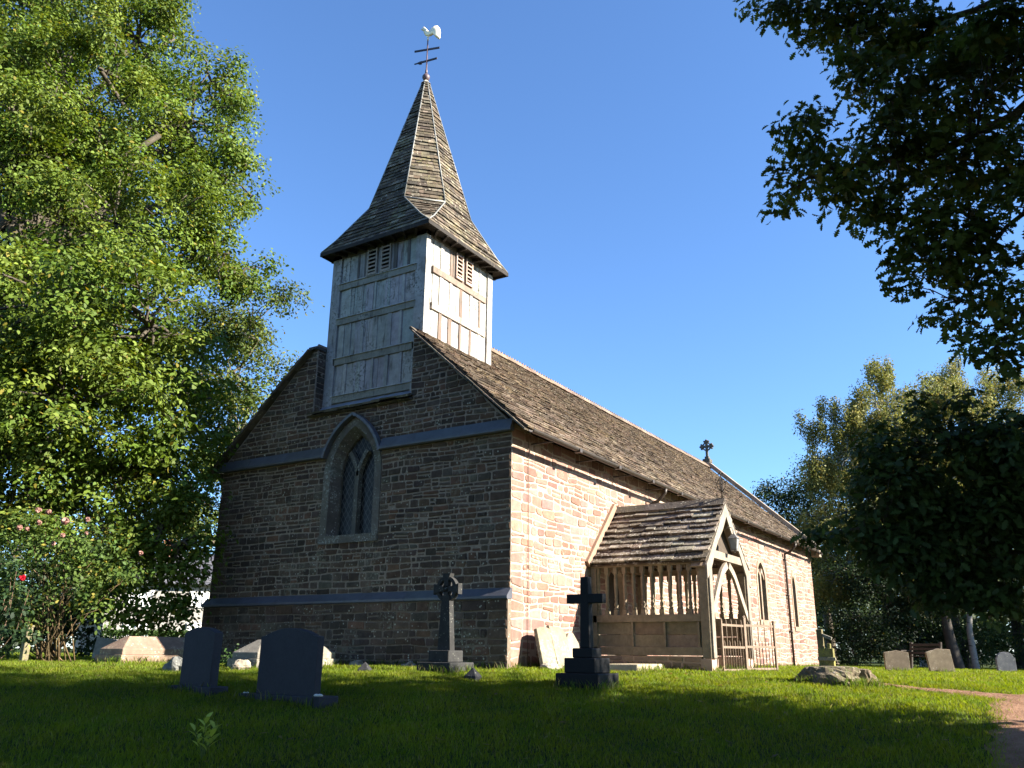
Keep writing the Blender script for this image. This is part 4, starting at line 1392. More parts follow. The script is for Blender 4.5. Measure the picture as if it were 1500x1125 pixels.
def celtic(e, z0):
    b = MB(); b.col = (.030, .029, .028)
    H_ = 1.20; cz = z0 + H_ - .24; t = .065
    # tapering shaft
    b.add([(-t, -.125, z0), (t, -.125, z0), (t, .125, z0), (-t, .125, z0), (-t * .85, -.075, cz - .1), (t * .85, -.075, cz - .1), (t * .85, .075, cz - .1), (-t * .85, .075, cz - .1)],
          [(0, 3, 2, 1), (4, 5, 6, 7), (0, 1, 5, 4), (1, 2, 6, 5), (2, 3, 7, 6), (3, 0, 4, 7)])
    def arm(u, w):
        u = np.array(u, float); c = np.array([0, 0, cz]); s = np.cross(u, (1, 0, 0))
        o = [(0.0, .045), (.10, .040), (.17, .055), (.25, .085)]
        pl = [(a, q) for a, q in o] + [(a, -q) for a, q in o[::-1]]
        b.prism(pl, c - np.array([t * .86, 0, 0]), u, s, (1, 0, 0), t * 1.72)
    arm((0, 1, 0), 1); arm((0, -1, 0), 1); arm((0, 0, 1), 1); arm((0, 0, -1), 1)
    n = 28
    for i in range(n):
        a0, a1 = 2 * math.pi * i / n, 2 * math.pi * (i + 1) / n
        b.prism([(.15 * math.cos(a0), .15 * math.sin(a0)), (.205 * math.cos(a0), .205 * math.sin(a0)), (.205 * math.cos(a1), .205 * math.sin(a1)), (.15 * math.cos(a1), .15 * math.sin(a1))], (-t * .7, 0, cz), (0, 1, 0), (0, 0, 1), (1, 0, 0), t * 1.4)
    b.lathe((-t * .86 - .02, 0, cz), [(0, .02), (.03, .045)], n=12, axis=(1, 0, 0))
    b.build('cross', M['old_cross'], e)


steps_cross(-1.42, .32, [(.66, .17), (.40, .18)], 'tall weathered celtic cross with a ringed head on two steps', 'celtic_cross', 'old_cross', (.035, .034, .033), celtic)


def latin(e, z0):
    b = MB(); b.col = (.015, .015, .016)
    H_ = .98
    b.add([(-.07, -.075, z0), (.07, -.075, z0), (.07, .075, z0), (-.07, .075, z0), (-.062, -.062, z0 + H_), (.062, -.062, z0 + H_), (.062, .062, z0 + H_), (-.062, .062, z0 + H_)],
          [(0, 3, 2, 1), (4, 5, 6, 7), (0, 1, 5, 4), (1, 2, 6, 5), (2, 3, 7, 6), (3, 0, 4, 7)])
    b.build('shaft', M['granite'], e, bevel=.012)
    b = MB(); b.col = (.015, .015, .016); b.box((-.06, -.29, z0 + H_ - .37), (.06, .29, z0 + H_ - .24)); b.build('arm', M['granite'], e, bevel=.012)


steps_cross(-1.80, -2.42, [(.66, .19), (.48, .20), (.31, .13)], 'plain black latin cross on three square steps', 'stone_cross', 'granite', (.015, .015, .016), latin)


def coped(x, y, L, w, h0, h1, label, col, rot=0, name='coped_tomb', kerb=None):
    z = float(ground_z(x, y)); e = empty(name, (x, y, z), label, 'tomb'); e.rotation_euler = (0, 0, R(rot))
    hl, hw = L / 2, w / 2
    b = MB(); b.col = col
    b.add([(-hl, -hw, -.15), (hl, -hw, -.15), (hl, hw, -.15), (-hl, hw, -.15), (-hl, -hw, h0), (hl, -hw, h0), (hl, hw, h0), (-hl, hw, h0)],
          [(0, 3, 2, 1), (4, 5, 6, 7), (0, 1, 5, 4), (1, 2, 6, 5), (2, 3, 7, 6), (3, 0, 4, 7)])
    b.build('base', M['gravestone'], e, bevel=.01)
    b = MB(); b.col = col; i = .05; hl -= i; hw -= i; r = .30
    hv = h0 + .10
    b.add([(-hl, -hw, h0), (hl, -hw, h0), (hl, hw, h0), (-hl, hw, h0), (-hl, -hw, hv), (hl, -hw, hv), (hl, hw, hv), (-hl, hw, hv), (-hl + r, -.06, h1), (hl - r, -.06, h1), (hl - r, .06, h1), (-hl + r, .06, h1)],
          [(0, 3, 2, 1), (0, 1, 5, 4), (1, 2, 6, 5), (2, 3, 7, 6), (3, 0, 4, 7), (4, 5, 9, 8), (5, 6, 10, 9), (6, 7, 11, 10), (7, 4, 8, 11), (8, 9, 10, 11)])
    b.build('lid', M['gravestone'], e, bevel=.01)
    return e


coped(-2.05, 6.75, 2.1, .8, .17, .50, 'low pink sandstone coped tomb with a hipped lid near the white cottage', (.225, .152, .112))
coped(-1.78, 3.55, 1.95, .72, .13, .44, 'low grey coped tomb at the foot of the west wall behind the wide headstone', (.185, .165, .137))
# small stones in the grass
def rockmesh(mb, c, r, seed, n=9, col=(.2, .2, .2), flat=.0, spike=0.0):
    rk = np.random.default_rng(seed)
    c = np.array(c, float); r = np.array(r, float); vs = []
    m = n + 3
    k3 = rk.normal(size=(5, 3)) * 2.6
    k1 = rk.normal(size=(6, 3)); k2 = rk.uniform(0, 6, 6)
    for i in range(m + 1):
        th = math.pi * i / m
        for j in range(2 * n):
            a = 2 * math.pi * j / (2 * n)
            d = np.array([math.sin(th) * math.cos(a), math.sin(th) * math.sin(a), math.cos(th)])
            f = 1 + .10 * sum(math.sin(3.0 * np.dot(k1[q_], d) + k2[q_]) for q_ in range(4)) + .05 * sum(abs(math.sin(2.2 * np.dot(k3[q_], d) + k2[q_])) - .5 for q_ in range(5)) + rk.uniform(-.035, .035)
            p = d * f
            if spike: p[0] *= 1 - spike * max(0, p[2]); p[1] *= 1 - spike * max(0, p[2])
            if flat and p[2] > flat: p[2] = flat + (p[2] - flat) * .15
            vs.append(c + p * r)
    fs = []
    for i in range(m):
        for j in range(2 * n):
            j2 = (j + 1) % (2 * n); fs.append((i * 2 * n + j, (i + 1) * 2 * n + j, (i + 1) * 2 * n + j2, i * 2 * n + j2))
    mb.add(vs, fs, col=col, smooth=False)


def pyramid(mb, x, y, w, h, col, rot=0):
    z = float(ground_z(x, y)); c, s = math.cos(rot), math.sin(rot)
    def q(u, v, zz): return (x + u * c - v * s, y + u * s + v * c, z + zz)
    a = w / 2
    mb.add([q(-a, -a, -.1), q(a, -a, -.1), q(a, a, -.1), q(-a, a, -.1), q(-a * .95, -a * .95, h * .3), q(a * .95, -a * .95, h * .3), q(a * .95, a * .95, h * .3), q(-a * .95, a * .95, h * .3), q(.012, .0, h), q(-.012, .012, h * .98)],
           [(0, 3, 2, 1), (0, 1, 5, 4), (1, 2, 6, 5), (2, 3, 7, 6), (3, 0, 4, 7), (4, 5, 8), (5, 6, 8), (6, 7, 9, 8), (7, 4, 8, 9)], col=col)


for (x, y, w, h, rot, lab) in ((-2.25, 1.28, .20, .17, .4, 'small dark pointed grave marker in the grass left of the celtic cross'), (-2.0, -.62, .21, .18, .1, 'small dark pointed grave marker in the grass right of the celtic cross')):
    b = MB(); pyramid(b, x, y, w, h, (.030, .030, .032), rot); o = b.build('grave_marker', M['old_cross'], None, bevel=.012); tag(o, lab, 'grave marker', 'pointed grave markers')
for (x, y, r, col, lab, sd) in ((-.45, 3.05, (.13, .16, .09), (.25, .22, .175), 'pale stone lump in the grass at the end of the grey tomb', 1), (-.45, 1.85, (.10, .12, .08), (.26, .22, .175), 'pale stone lump in the grass below the gable window', 2),
                                (.35, -.62, (.20, .14, .10), (.28, .25, .20), 'rough low stone at the sunlit corner of the church', 3), (-3.95, 3.62, (.15, .18, .17), (.14, .14, .13), 'dark boulder in the grass left of the grey tomb', 4),
                                (-3.0, 3.25, (.16, .11, .12), (.25, .21, .165), 'pale block at the near end of the grey tomb', 5)):
    b = MB(); rockmesh(b, (x, y, float(ground_z(x, y)) + r[2] * .3), r, sd, col=col); o = b.build('stone', M['gravestone'], None); tag(o, lab, 'stone')

# slabs leaning on the sunlit wall
def leaning(x0, x1, yb, h, lean, top, label, col, tilt=0.0):
    z = float(ground_z((x0 + x1) / 2, yb)); b = MB(); b.col = col
    w = x1 - x0; t = .075
    ot = [(0, -.1), (w, -.1), (w + tilt, h * top[2])] + [(w * .66 + tilt, h * top[1] * 1.0), (w * .3 + tilt, h * top[1])] + [(0 + tilt, h * top[0])]
    W_ = np.array([0, math.sin(lean), math.cos(lean)]); N_ = np.array([0, -math.cos(lean), math.sin(lean)])
    b.prism(ot, (x0, yb, z), (1, 0, 0), W_, N_, t)
    o = b.build('leaning_slab', M['gravestone'], None, bevel=.012); tag(o, label, 'grave slab', 'old grave slabs leaning on the sunlit wall')


PALE = (.21, .18, .125)
leaning(.30, .86, -.44, .76, .32, (.96, 1.0, .93), 'old grave slab leaning on the sunlit wall, nearest the church corner', PALE, .14)
leaning(.80, 1.36, -.46, .80, .34, (1.0, .98, .84), 'old grave slab leaning on the sunlit wall, in the middle of the three', (.22, .185, .13), .10)
leaning(1.42, 1.86, -.36, .66, .24, (.85, 1.0, .7), 'old grave slab leaning on the sunlit wall, partly in the porch shadow', (.26, .22, .165), .10)
b = MB(); b.col = (.34, .28, .19)
gz0 = float(ground_z(1.6, -1.6))
b.prism([(-.15, -.2), (.98, -.2), (.98, .0), (-.12, .0)], (1.1, -1.95, gz0 + .14), (1, 0, 0), (0, 0, 1), (0, 1, 0), .62)
o = b.build('ledger_slab', M['gravestone'], None, bevel=.02); tag(o, 'low pale ledger stone lying in the grass beside the porch panelling', 'grave slab')

# stump of the old churchyard cross on its boulder
rx, ry = 1.02, -5.02
b = MB(); rockmesh(b, (rx, ry, float(ground_z(rx, ry)) + .02), (.36, .46, .31), 12, n=22, col=(.12, .095, .062), flat=.72); o = b.build('boulder', M['rock'], None); tag(o, 'large rough mossy boulder carrying the old cross stump', 'boulder')
b = MB(); rockmesh(b, (1.22, -5.50, float(ground_z(1.22, -5.5)) + .04), (.16, .17, .26), 15, n=18, col=(.16, .12, .078), flat=.7); o = b.build('boulder', M['rock'], None); tag(o, 'smaller upright boulder on the right side of the large mossy one', 'boulder')
z0 = float(ground_z(rx, ry)) + .22
e = empty('cross_stump', (rx + .05, ry + .0, z0), 'broken mossy timber cross stump standing on the boulder', 'cross stump')
b = MB(); b.col = (.15, .12, .065); b.obox((-.05, .0, -.05), (.09, 0, 0), (0, .085, 0), (.0, .012, .62)); b.build('post', M['moss_wood'], e, bevel=.008)
b = MB(); b.col = (.19, .17, .06); b.obox((-.06, -.13, -.05), (.10, 0, 0), (0, .225, 0), (0, .0, .34)); b.obox((-.05, -.09, .27), (.08, 0, 0), (0, .05, 0), (0, -.005, .09)); b.build('block', M['moss_wood'], e, bevel=.01)
b = MB(); b.col = (.22, .2, .15); b.bar((-.06, .10, .14), (-.06, -.16, .135), .05, .05); b.build('band', M['moss_wood'], e, bevel=.005)
b = MB(); b.col = (.24, .22, .18); b.bar((-.02, .05, .50), (-.02, -.12, .43), .05, .045); b.build('arm', M['moss_wood'], e, bevel=.005)

# far headstones on the right
headstone(13.0, -4.22, .64, .56, .09, 'ogee', 'brown far headstone with flat ogee top, nearer the church', 'gravestone', (.19, .145, .10), rot=28)
headstone(11.45, -5.48, .60, .60, .09, 'ogee', 'brown far headstone leaning left, beside the path', 'gravestone', (.20, .155, .105), rot=30, lean=(-7, 0))
headstone(21.4, -6.37, .60, .66, .12, 'round', 'grey rounded far headstone under the trees by the right edge', 'gravestone', (.15, .15, .155), rot=25)
headstone(*[float(a) for a in V(22.5, -10.35)[:2]], .50, .55, .1, 'plain', 'small pale headstone leaning beside the pink tomb', 'gravestone', (.38, .38, .36), rot=35, lean=(7, 0))

# dark timber bench beyond the far headstones
bp_ = V(30, 13.95)
e = empty('garden_bench', tuple(bp_), 'dark timber bench standing under the trees between the two far headstones', 'bench'); e.rotation_euler = (0, 0, R(-32))
DK = (.045, .035, .028)
part('seat', lambda b: [b.box((-.22 + .11 * i, -.62, .42), (-.13 + .11 * i, .62, .455), col=DK) for i in range(4)], e)
part('backrest', lambda b: [b.bar((.24 + .05 * i, -.62, .55 + .13 * i), (.24 + .05 * i, .62, .55 + .13 * i), .03, .09, col=DK) for i in range(3)], e)
for sy in (-.58, .58):
    part('leg', lambda b: (b.box((-.22, sy - .04, -.05), (-.14, sy + .04, .60), col=DK), b.box((-.24, sy - .04, .60), (.26, sy + .04, .64), col=DK)), e)
    part('leg', lambda b: b.bar((.20, sy, -.05), (.36, sy, .90), .08, .07, up=(1, 0, 0), col=DK), e)
# timber post by the rose bush
pp = V(16.6, -9.10); b = MB(); b.col = (.16, .14, .09)
b.box((pp[0] - .06, pp[1] - .06, pp[2] - .1), (pp[0] + .06, pp[1] + .06, pp[2] + .62)); b.box((pp[0] - .07, pp[1] - .07, pp[2] + .62), (pp[0] + .07, pp[1] + .07, pp[2] + .66))
o = b.build('timber_post', M['moss_wood'], None, bevel=.01); tag(o, 'short mossy timber post standing under the rose bush canes', 'post')

# ------------------------------------------------------------------ white cottage behind the trees
cp0 = V(45, -20.9)
cot = empty('cottage', tuple(cp0), 'white rendered cottage with small paned windows beyond the trees', 'cottage')
cot.rotation_euler = (0, 0, R(-42))
# local x runs to the right along the front, front faces -y
b = MB(); b.col = (.38, .36, .32)
b.box((0, 0, -.4), (8.2, 5.0, 3.7)); b.prism([(0, 3.7), (5.0, 3.7), (2.5, 5.3)], (0.01, 0, 0), (0, 1, 0), (0, 0, 1), (1, 0, 0), 8.18)
b.box((-1.3, .8, -.4), (0, 4.2, 1.5))
b.build('wall', M['render_white'], cot)
b = MB()
for sg in (-1, 1):
    a = np.array([-.2, 2.5 + sg * 2.8, 3.54]); t = np.array([-.2, 2.5, 5.36]); w = t - a; L = float(np.linalg.norm(w)); w /= L; N_ = np.cross((1, 0, 0), w); N_ = N_ if N_[2] > 0 else -N_
    b.obox(a, (8.6, 0, 0), w * L, N_ * .05, col=(.09, .09, .10))
    tiles(b, a + N_ * .05, (1, 0, 0), w, N_, lambda v: (0, 8.6), L, rp, exp=(.24, .24), wr=(.25, .35), thick=.012, pal=[(.10, .10, .115), (.08, .08, .09), (.13, .125, .13)], tilt=.015)
b.obox((-1.4, .6, 1.45), (1.4, 0, .35), (0, 3.8, 0), (0, 0, .06), col=(.10, .10, .11))
rc = b.build('roof', M['lead'], cot)
b = MB(); b.col = (.42, .17, .09); b.box((2.1, 2.2, 4.9), (2.8, 2.8, 6.1)); b.lathe((2.45, 2.5, 6.1), [(0, .13), (.3, .11), (.32, .13)], n=10); b.build('chimney', M['sun_stone'], rc)
for (x0, zz) in ((1.0, .85), (4.1, .85), (6.6, .85), (4.1, 2.45), (1.0, 2.45)):
    b = MB(); b.col = (.75, .74, .70); wv_, hv_ = 1.2, .72
    b.box((x0 - .06, -.05, zz - .06), (x0 + wv_ + .06, .0, zz)); b.box((x0 - .06, -.05, zz + hv_), (x0 + wv_ + .06, .0, zz + hv_ + .06))
    for k in range(5): b.box((x0 + wv_ * k / 4 - .03, -.045, zz), (x0 + wv_ * k / 4 + .03, .0, zz + hv_))
    b.box((x0, -.04, zz + hv_ / 2 - .02), (x0 + wv_, -.005, zz + hv_ / 2 + .02))
    f = b.build('window', M['render_white'], cot)
    b = MB(); b.box((x0, -.012, zz), (x0 + wv_, -.004, zz + hv_)); b.col = (.05, .05, .05)
    g = b.build('pane', M['iron'], f)

# ------------------------------------------------------------------ trees and shrubs
LEAF_Q = np.array([(0, 0), (.45, .30), (1, 0), (.45, -.30)])
LEAF_H = np.array([(0, 0), (.22, .22), (.62, .27), (1, 0), (.62, -.27), (.22, -.22)])
_h = [(.0, .02), (.14, .08), (.25, .24), (.34, .10), (.46, .33), (.58, .13), (.70, .32), (.79, .14), (.91, .18)]
LEAF_O = np.array(_h + [(1.0, 0)] + [(a, -b) for a, b in _h[::-1]])


def norm(a): return a / (np.linalg.norm(a, axis=-1, keepdims=True) + 1e-9)


def leaf_polys(pos, nrm, ldir, size, tmpl, curl=.18):
    ldir = norm(ldir - nrm * (ldir * nrm).sum(1, keepdims=True)); side = np.cross(nrm, ldir)
    t = tmpl
    x = t[None, :, 0, None] * ldir[:, None] * size[:, None, None]
    y = t[None, :, 1, None] * side[:, None] * size[:, None, None]
    z = (-curl * (t[:, 0] - .3) ** 2 + .35 * np.abs(t[:, 1]))[None, :, None] * nrm[:, None] * size[:, None, None]
    return pos[:, None] + x + y + z


def tips_of(lobes, dens, r, inner=.5, lump=.25):
    """leaf sprays sit on the outside of boughs' sub-clumps, so a crown has pads, hollows and gaps"""
    out = []; cen = []; subs = []
    for lb in lobes:
        c = np.array(lb[:3]); R_ = float(lb[3])
        k = max(3, int(dens * R_ ** 2))
        if R_ < .55:
            d = norm(r.normal(size=(k, 3))); f = inner + (1.08 - inner) * np.sqrt(r.random(k))
            out.append(c + d * (f * R_)[:, None]); cen.append(np.repeat(c[None], k, 0)); continue
        ns = max(5, int(8.5 * R_ ** 1.15))
        d = norm(r.normal(size=(ns, 3))); d[:, 2] *= .9
        sc_c = c + d * (R_ * (.40 + .58 * np.sqrt(r.random(ns))))[:, None]
        rs = np.clip(R_ * .36, .26, .95) * r.uniform(.65, 1.3, ns)
        kk = max(2, k // ns)
        for q_ in range(ns):
            dd_ = norm(r.normal(size=(kk, 3)) + np.array([0, 0, .30])); f = rs[q_] * (.45 + .60 * np.sqrt(r.random(kk)))
            out.append(sc_c[q_] + dd_ * f[:, None] * np.array([1.1, 1.1, .72])); cen.append(np.repeat(sc_c[q_][None], kk, 0)); subs.append((c, sc_c[q_]))
    tips_of.subs = subs
    return np.concatenate(out), np.concatenate(cen)


def foliage(lobes, seed, dens, m, sig, size, tmpl, cols, inner=.5, droop=.2, up=.55, yellow=.04, ycol=(.22, .19, .03), hang=0.0, sizevar=.35):
    r = np.random.default_rng(seed)
    tips, cen = tips_of(lobes, dens, r, inner)
    k = len(tips)
    cs = r.normal(1.0, .16, (k, 1)); hue = r.random((k, 1))
    pos = np.repeat(tips, m, 0); n = len(pos)
    g = r.normal(size=(n, 3)) * np.array([sig, sig, sig * .6])
    if hang > 0:
        t = r.random(n); g = r.normal(size=(n, 3)) * sig * .35; g[:, 2] -= t * hang
    g = np.clip(g, -1.7 * sig, 1.7 * sig) if hang == 0 else g
    pos = pos + g
    outw = norm(pos - np.repeat(cen, m, 0))
    nrm = norm(outw * .75 + np.array([0, 0, up]) + r.normal(size=(n, 3)) * .50)
    ld = norm(outw * .5 + r.normal(size=(n, 3)) * .8 + np.array([0, 0, -droop]))
    sz = size * r.uniform(1 - sizevar, 1 + sizevar, n)
    P = leaf_polys(pos, nrm, ld, sz, tmpl)
    a, b = np.array(cols[0]), np.array(cols[1])
    hh = np.repeat(hue, m, 0); c = (a + (b - a) * hh) * np.clip(np.repeat(cs, m, 0), .55, 1.5) * r.uniform(.75, 1.25, (n, 1))
    yl = r.random(n) < yellow
    c[yl] = np.array(ycol) * r.uniform(.7, 1.2, (yl.sum(), 1))
    return P, np.clip(c, .004, .6), tips, cen


def limb(mb, a, b, r0, r1, r, wig=.10, n=6, sides=7, sag=0.0):
    a = np.array(a, float); b = np.array(b, float); L = np.linalg.norm(b - a)
    pts = []
    for i in range(n + 1):
        t = i / n; p = a + (b - a) * t
        p = p + r.normal(size=3) * wig * L * .25 * math.sin(math.pi * t) + np.array([0, 0, sag * math.sin(math.pi * t) * L])
        pts.append(p)
    mb.tube(pts, [r0 + (r1 - r0) * (i / n) for i in range(n + 1)], n=sides)
    return pts


def plant(name, label, cat, base, foliages, woods, leafmat, bark, group=None, kind=None):
    """root Empty > crown (all leaves) and trunk (all wood)"""
    base = np.array(base, float)
    e = empty(name, tuple(base), label, cat, group)
    for (P, c) in foliages:
        np_mesh('crown', P - base[None, None], P.shape[1], leafmat, e, cols=c)
    if woods is not None:
        o = woods.build('trunk', bark, e); fix(base, o)
    return e


def lobes_w(L):
    out = []
    for (d, s, z, rd) in L:
        x, y = XY(d, s); out.append((x, y, z, rd))
    return out


def wood(base, top, r0, lobes, tips, cen, seed, frac=.12, col=(.11, .09, .065), fork=None, tw=.012):
    r = np.random.default_rng(seed); w = MB(); w.col = col; w.smooth = True
    base = np.array(base, float); top = np.array(top, float)
    w.tube([base + np.array([0, 0, -.3]), base + np.array([0, 0, .25]), base + (top - base) * .3 + r.normal(size=3) * .08, base + (top - base) * .65 + r.normal(size=3) * .1, top], [r0 * 1.7, r0 * 1.15, r0 * .95, r0 * .7, r0 * .22], n=12)
    for lb in lobes:
        c = np.array(lb[:3]); h = np.clip((c[2] - base[2]) * .55 / max(.1, top[2] - base[2]), .45, 1.0)
        st = base + (top - base) * h
        rb = r0 * .42 * min(1.3, lb[3] / 2.2 if not hasattr(lb[3], '__len__') else 1)
        limb(w, st, c, rb, rb * .35, r, .25, 8, 8, .08)
    for a_, b_ in tips_of.subs:
        limb(w, a_, b_, max(.018, r0 * .09), max(.008, r0 * .035), r, .3, 5, 5, .05)
    k = int(len(tips) * frac)
    for i in r.choice(len(tips), k, replace=False):
        limb(w, cen[i], tips[i], tw * 2.2, tw * .5, r, .25, 4, 4)
    return w


def tree(name, label, cat, base, top, r0, lobes, seed, dens, m, sig, size, tmpl, cols, leafmat='leaf', barkcol=(.11, .09, .065), bark='bark', frac=.12, group=None, tw=.012, **k):
    lobes = lobes_w(lobes)
    P, c, tips, cen = foliage(lobes, seed, dens, m, sig, size, tmpl, cols, **k)
    w = wood(base, top, r0, lobes, tips, cen, seed + 1, frac, barkcol, tw=tw)
    return plant(name, label, cat, base, [(P, c)], w, M[leafmat], M[bark], group)


# big sunlit oak on the left
OAKL_ = [(24.0, -16.5, 21.25, 3.3), (24.0, -13.02, 20.15, 2.0), (23.0, -18.53, 18.18, 4.0), (23.0, -13.75, 16.16, 3.3), (24.0, -11.07, 16.89, 2.1), (24.0, -9.45, 14.59, 1.5), (22.0, -15.1, 12.64, 3.3), (22.0, -11.39, 12.01, 2.8), (24.0, -9.4, 12.27, 1.7), (17.9, -10.77, 7.36, 2.41), (18.5, -8.53, 7.45, 1.97), (18.2, -12.57, 6.13, 2.73), (17.9, -9.79, 5.26, 1.83), (18.8, -8.08, 5.54, 1.47), (18.2, -10.62, 3.94, 1.65), (18.8, -8.96, 4.08, 1.47), (18.2, -12.52, 3.02, 2.15), (18.2, -7.18, 2.34, 0.7), (18.2, -6.86, 1.63, 0.41), (18.5, -7.59, 2.81, 0.66), (18.5, -7.89, 2.18, 0.49), (18.38, -7.34, 1.86, 0.37), (18.56, -8.46, 2.43, 0.57), (18.44, -7.03, 3.01, 0.49), (18.2, -7.53, 1.12, 0.29), (18.2, -7.03, 1.24, 0.33), (18.2, -7.73, 0.83, 0.21), (18.2, -8.19, 1.2, 0.29), (18.2, -6.78, 0.87, 0.29), (18.2, -8.52, 1.45, 0.41), (18.5, -8.96, 1.85, 0.41), (24.5, -8.85, 11.68, 1.0), (24.0, -11.96, 21.02, 1.0), (24.0, -10.24, 18.51, 1.2), (22.0, -15.14, 14.96, 2.5), (26, -17, 10, 4), (27, -15, 17, 4)]
tree('oak_tree', 'huge sunlit oak filling the left of the view', 'tree', V(22.0, -14.2), V(22.5, -13.9, 12.5), .55, OAKL_, 101, 25, 88, .25, .115, LEAF_H, ((.082, .140, .019), (.130, .170, .026)), frac=.12, barkcol=(.075, .062, .045), yellow=.03, inner=.45)
DARK_ = [(28.0, -9.30, 11.45, 1.70), (28.0, -10.01, 9.14, 2.20), (28.0, -9.30, 6.94, 1.80), (28.0, -10.72, 5.28, 2.00), (28.0, -12.32, 3.68, 2.00), (29.0, -11.66, 7.91, 2.20), (28.0, -13.78, 4.34, 2.20), (28.0, -15.43, 3.43, 2.00), (29.0, -11.30, 11.03, 2.00)]
tree('broadleaf_tree', 'darker green tree rising behind the left gable slope, behind the big oak', 'tree', V(29.5, -9.2), V(29, -9.8, 8), .3, DARK_, 111, 26, 60, .26, .12, LEAF_Q, ((.050, .085, .016), (.090, .115, .022)), frac=.12)
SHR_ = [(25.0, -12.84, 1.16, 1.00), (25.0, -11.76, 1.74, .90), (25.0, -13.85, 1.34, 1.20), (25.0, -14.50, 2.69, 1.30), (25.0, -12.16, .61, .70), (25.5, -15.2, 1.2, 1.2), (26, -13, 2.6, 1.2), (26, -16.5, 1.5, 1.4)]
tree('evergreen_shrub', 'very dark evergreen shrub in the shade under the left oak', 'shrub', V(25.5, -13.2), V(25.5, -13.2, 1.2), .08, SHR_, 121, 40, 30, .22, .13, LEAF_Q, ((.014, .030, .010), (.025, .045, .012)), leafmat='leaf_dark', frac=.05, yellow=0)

# climbing rose bush with pink roses
RB_ = [(17.0, -9.63, 1.38, .62), (17.0, -8.58, 1.52, .52), (17.0, -8.14, 2.19, .40), (17.0, -9.39, 2.31, .50), (17.0, -8.73, 2.30, .40), (17.0, -7.67, 1.79, .28), (17.0, -10.10, 2.44, .55), (17.0, -8.09, 1.00, .28), (17.5, -7.60, 1.70, .22), (17.0, -9.2, .9, .4), (17.2, -10.6, 1.2, .7)]
rb_base = V(17.2, -8.9)
lob = lobes_w(RB_)
P, c, tips, cen = foliage(lob, 131, 130, 18, .15, .085, LEAF_H, ((.055, .105, .022), (.10, .145, .03)), yellow=.05)
rr2 = np.random.default_rng(5); w = MB(); w.col = (.20, .13, .06); w.smooth = True
for i in range(34):
    t = tips[rr2.integers(len(tips))]; b0 = rb_base + np.array([rr2.normal() * .15, rr2.normal() * .15, 0])
    mid_ = b0 + (t - b0) * .5 + np.array([0, 0, .35]) + rr2.normal(size=3) * .12
    w.tube([b0, (b0 + mid_) / 2 + rr2.normal(size=3) * .06, mid_, t + rr2.normal(size=3) * .05], [.016, .012, .008, .004], n=5, col=jit((.095, .066, .032), rp, .4))
rb = plant('rose_bush', 'tall sunlit rose bush with arching canes and pale pink roses', 'rose bush', rb_base, [(P, c)], w, M['leaf'], M['bark'])


def roses(parent, base, spots, col, seed):
    r = np.random.default_rng(seed)
    for (d, s, z, rad) in spots:
        x, y = XY(d, s); n = 26
        dr_ = norm(r.normal(size=(n, 3)) + np.array([-.3, -.5, .4])); rr3 = rad * (.3 + .7 * r.random((n, 1)))
        pos = np.array([x, y, z]) + dr_ * rr3 * .5
        Pp = leaf_polys(pos, dr_, norm(r.normal(size=(n, 3))), np.full(n, rad * .95), np.array([(-.1, 0), (.1, .4), (.6, .5), (.95, .2), (.95, -.2), (.6, -.5), (.1, -.4)]), .4)
        c = np.array(col) * r.uniform(.8, 1.2, (n, 1))
        np_mesh('rose', Pp - np.array(base)[None, None], 7, M['petal'], parent, cols=np.clip(c, 0, .9))


roses(rb, rb_base, [(16.3, -9.15, 2.78, .065), (16.3, -8.95, 2.75, .06), (16.3, -8.6, 2.58, .08), (16.3, -9.1, 2.55, .055), (16.3, -9.45, 2.45, .06), (16.2, -8.12, 2.60, .055), (16.3, -8.75, 2.15, .045), (16.4, -7.1, 2.0, .05), (16.3, -8.15, 2.35, .04), (16.3, -9.3, 2.42, .05), (16.2, -8.55, 2.3, .05)], (.36, .20, .165), 9)
DR_ = [(14.0, -8.11, .96, .35), (14.0, -7.92, .54, .30), (14.0, -8.50, 1.28, .50), (14.0, -8.22, .43, .40), (14.0, -7.73, .39, .15), (14, -8.8, .6, .5)]
dbase = V(14.1, -8.3)
lob = lobes_w(DR_); P, c, tips, cen = foliage(lob, 141, 150, 12, .09, .085, LEAF_H, ((.020, .045, .020), (.035, .065, .022)), yellow=0)
w = MB(); w.smooth = True
for i in range(30):
    t = tips[rr2.integers(len(tips))]; w.tube([dbase, dbase + (t - dbase) * .5 + rr2.normal(size=3) * .1, t], [.012, .008, .004], n=5, col=(.12, .08, .05))
db = plant('rose_bush', 'dark shaded rose bush with one red rose at the left edge', 'rose bush', dbase, [(P, c)], w, M['leaf_dark'], M['bark'])
roses(db, dbase, [(13.6, -7.7, 1.30, .055)], (.50, .012, .03), 10)

# clipped hedge before the cottage
hb = V(38, -17.3)
r = np.random.default_rng(6); n = 9000
u = r.uniform(-.2, 7.5, n); vv_ = r.uniform(-.5, .5, n); zz_ = r.uniform(0, .95, n)
side_ = r.integers(0, 3, n); vv_ = np.where(side_ == 0, -.5 + r.normal(0, .04, n), vv_); zz_ = np.where(side_ == 1, .95 + r.normal(0, .04, n), zz_)
ang = R(-52); hx = hb[0] + u * math.cos(ang) - vv_ * math.sin(ang); hy = hb[1] + u * math.sin(ang) + vv_ * math.cos(ang)
pos = np.stack([hx, hy, hb[2] + zz_], 1)
P = leaf_polys(pos, norm(r.normal(size=(n, 3)) + np.array([-.3, -.4, .4])), norm(r.normal(size=(n, 3))), np.full(n, .13), LEAF_Q)
w = MB(); w.col = (.02, .03, .012)
for i in range(16):
    q_ = hb + np.array([math.cos(ang), math.sin(ang), 0]) * (i * .45 + .2); w.tube([q_, q_ + np.array([.05, 0, .7])], [.03, .012], n=5)
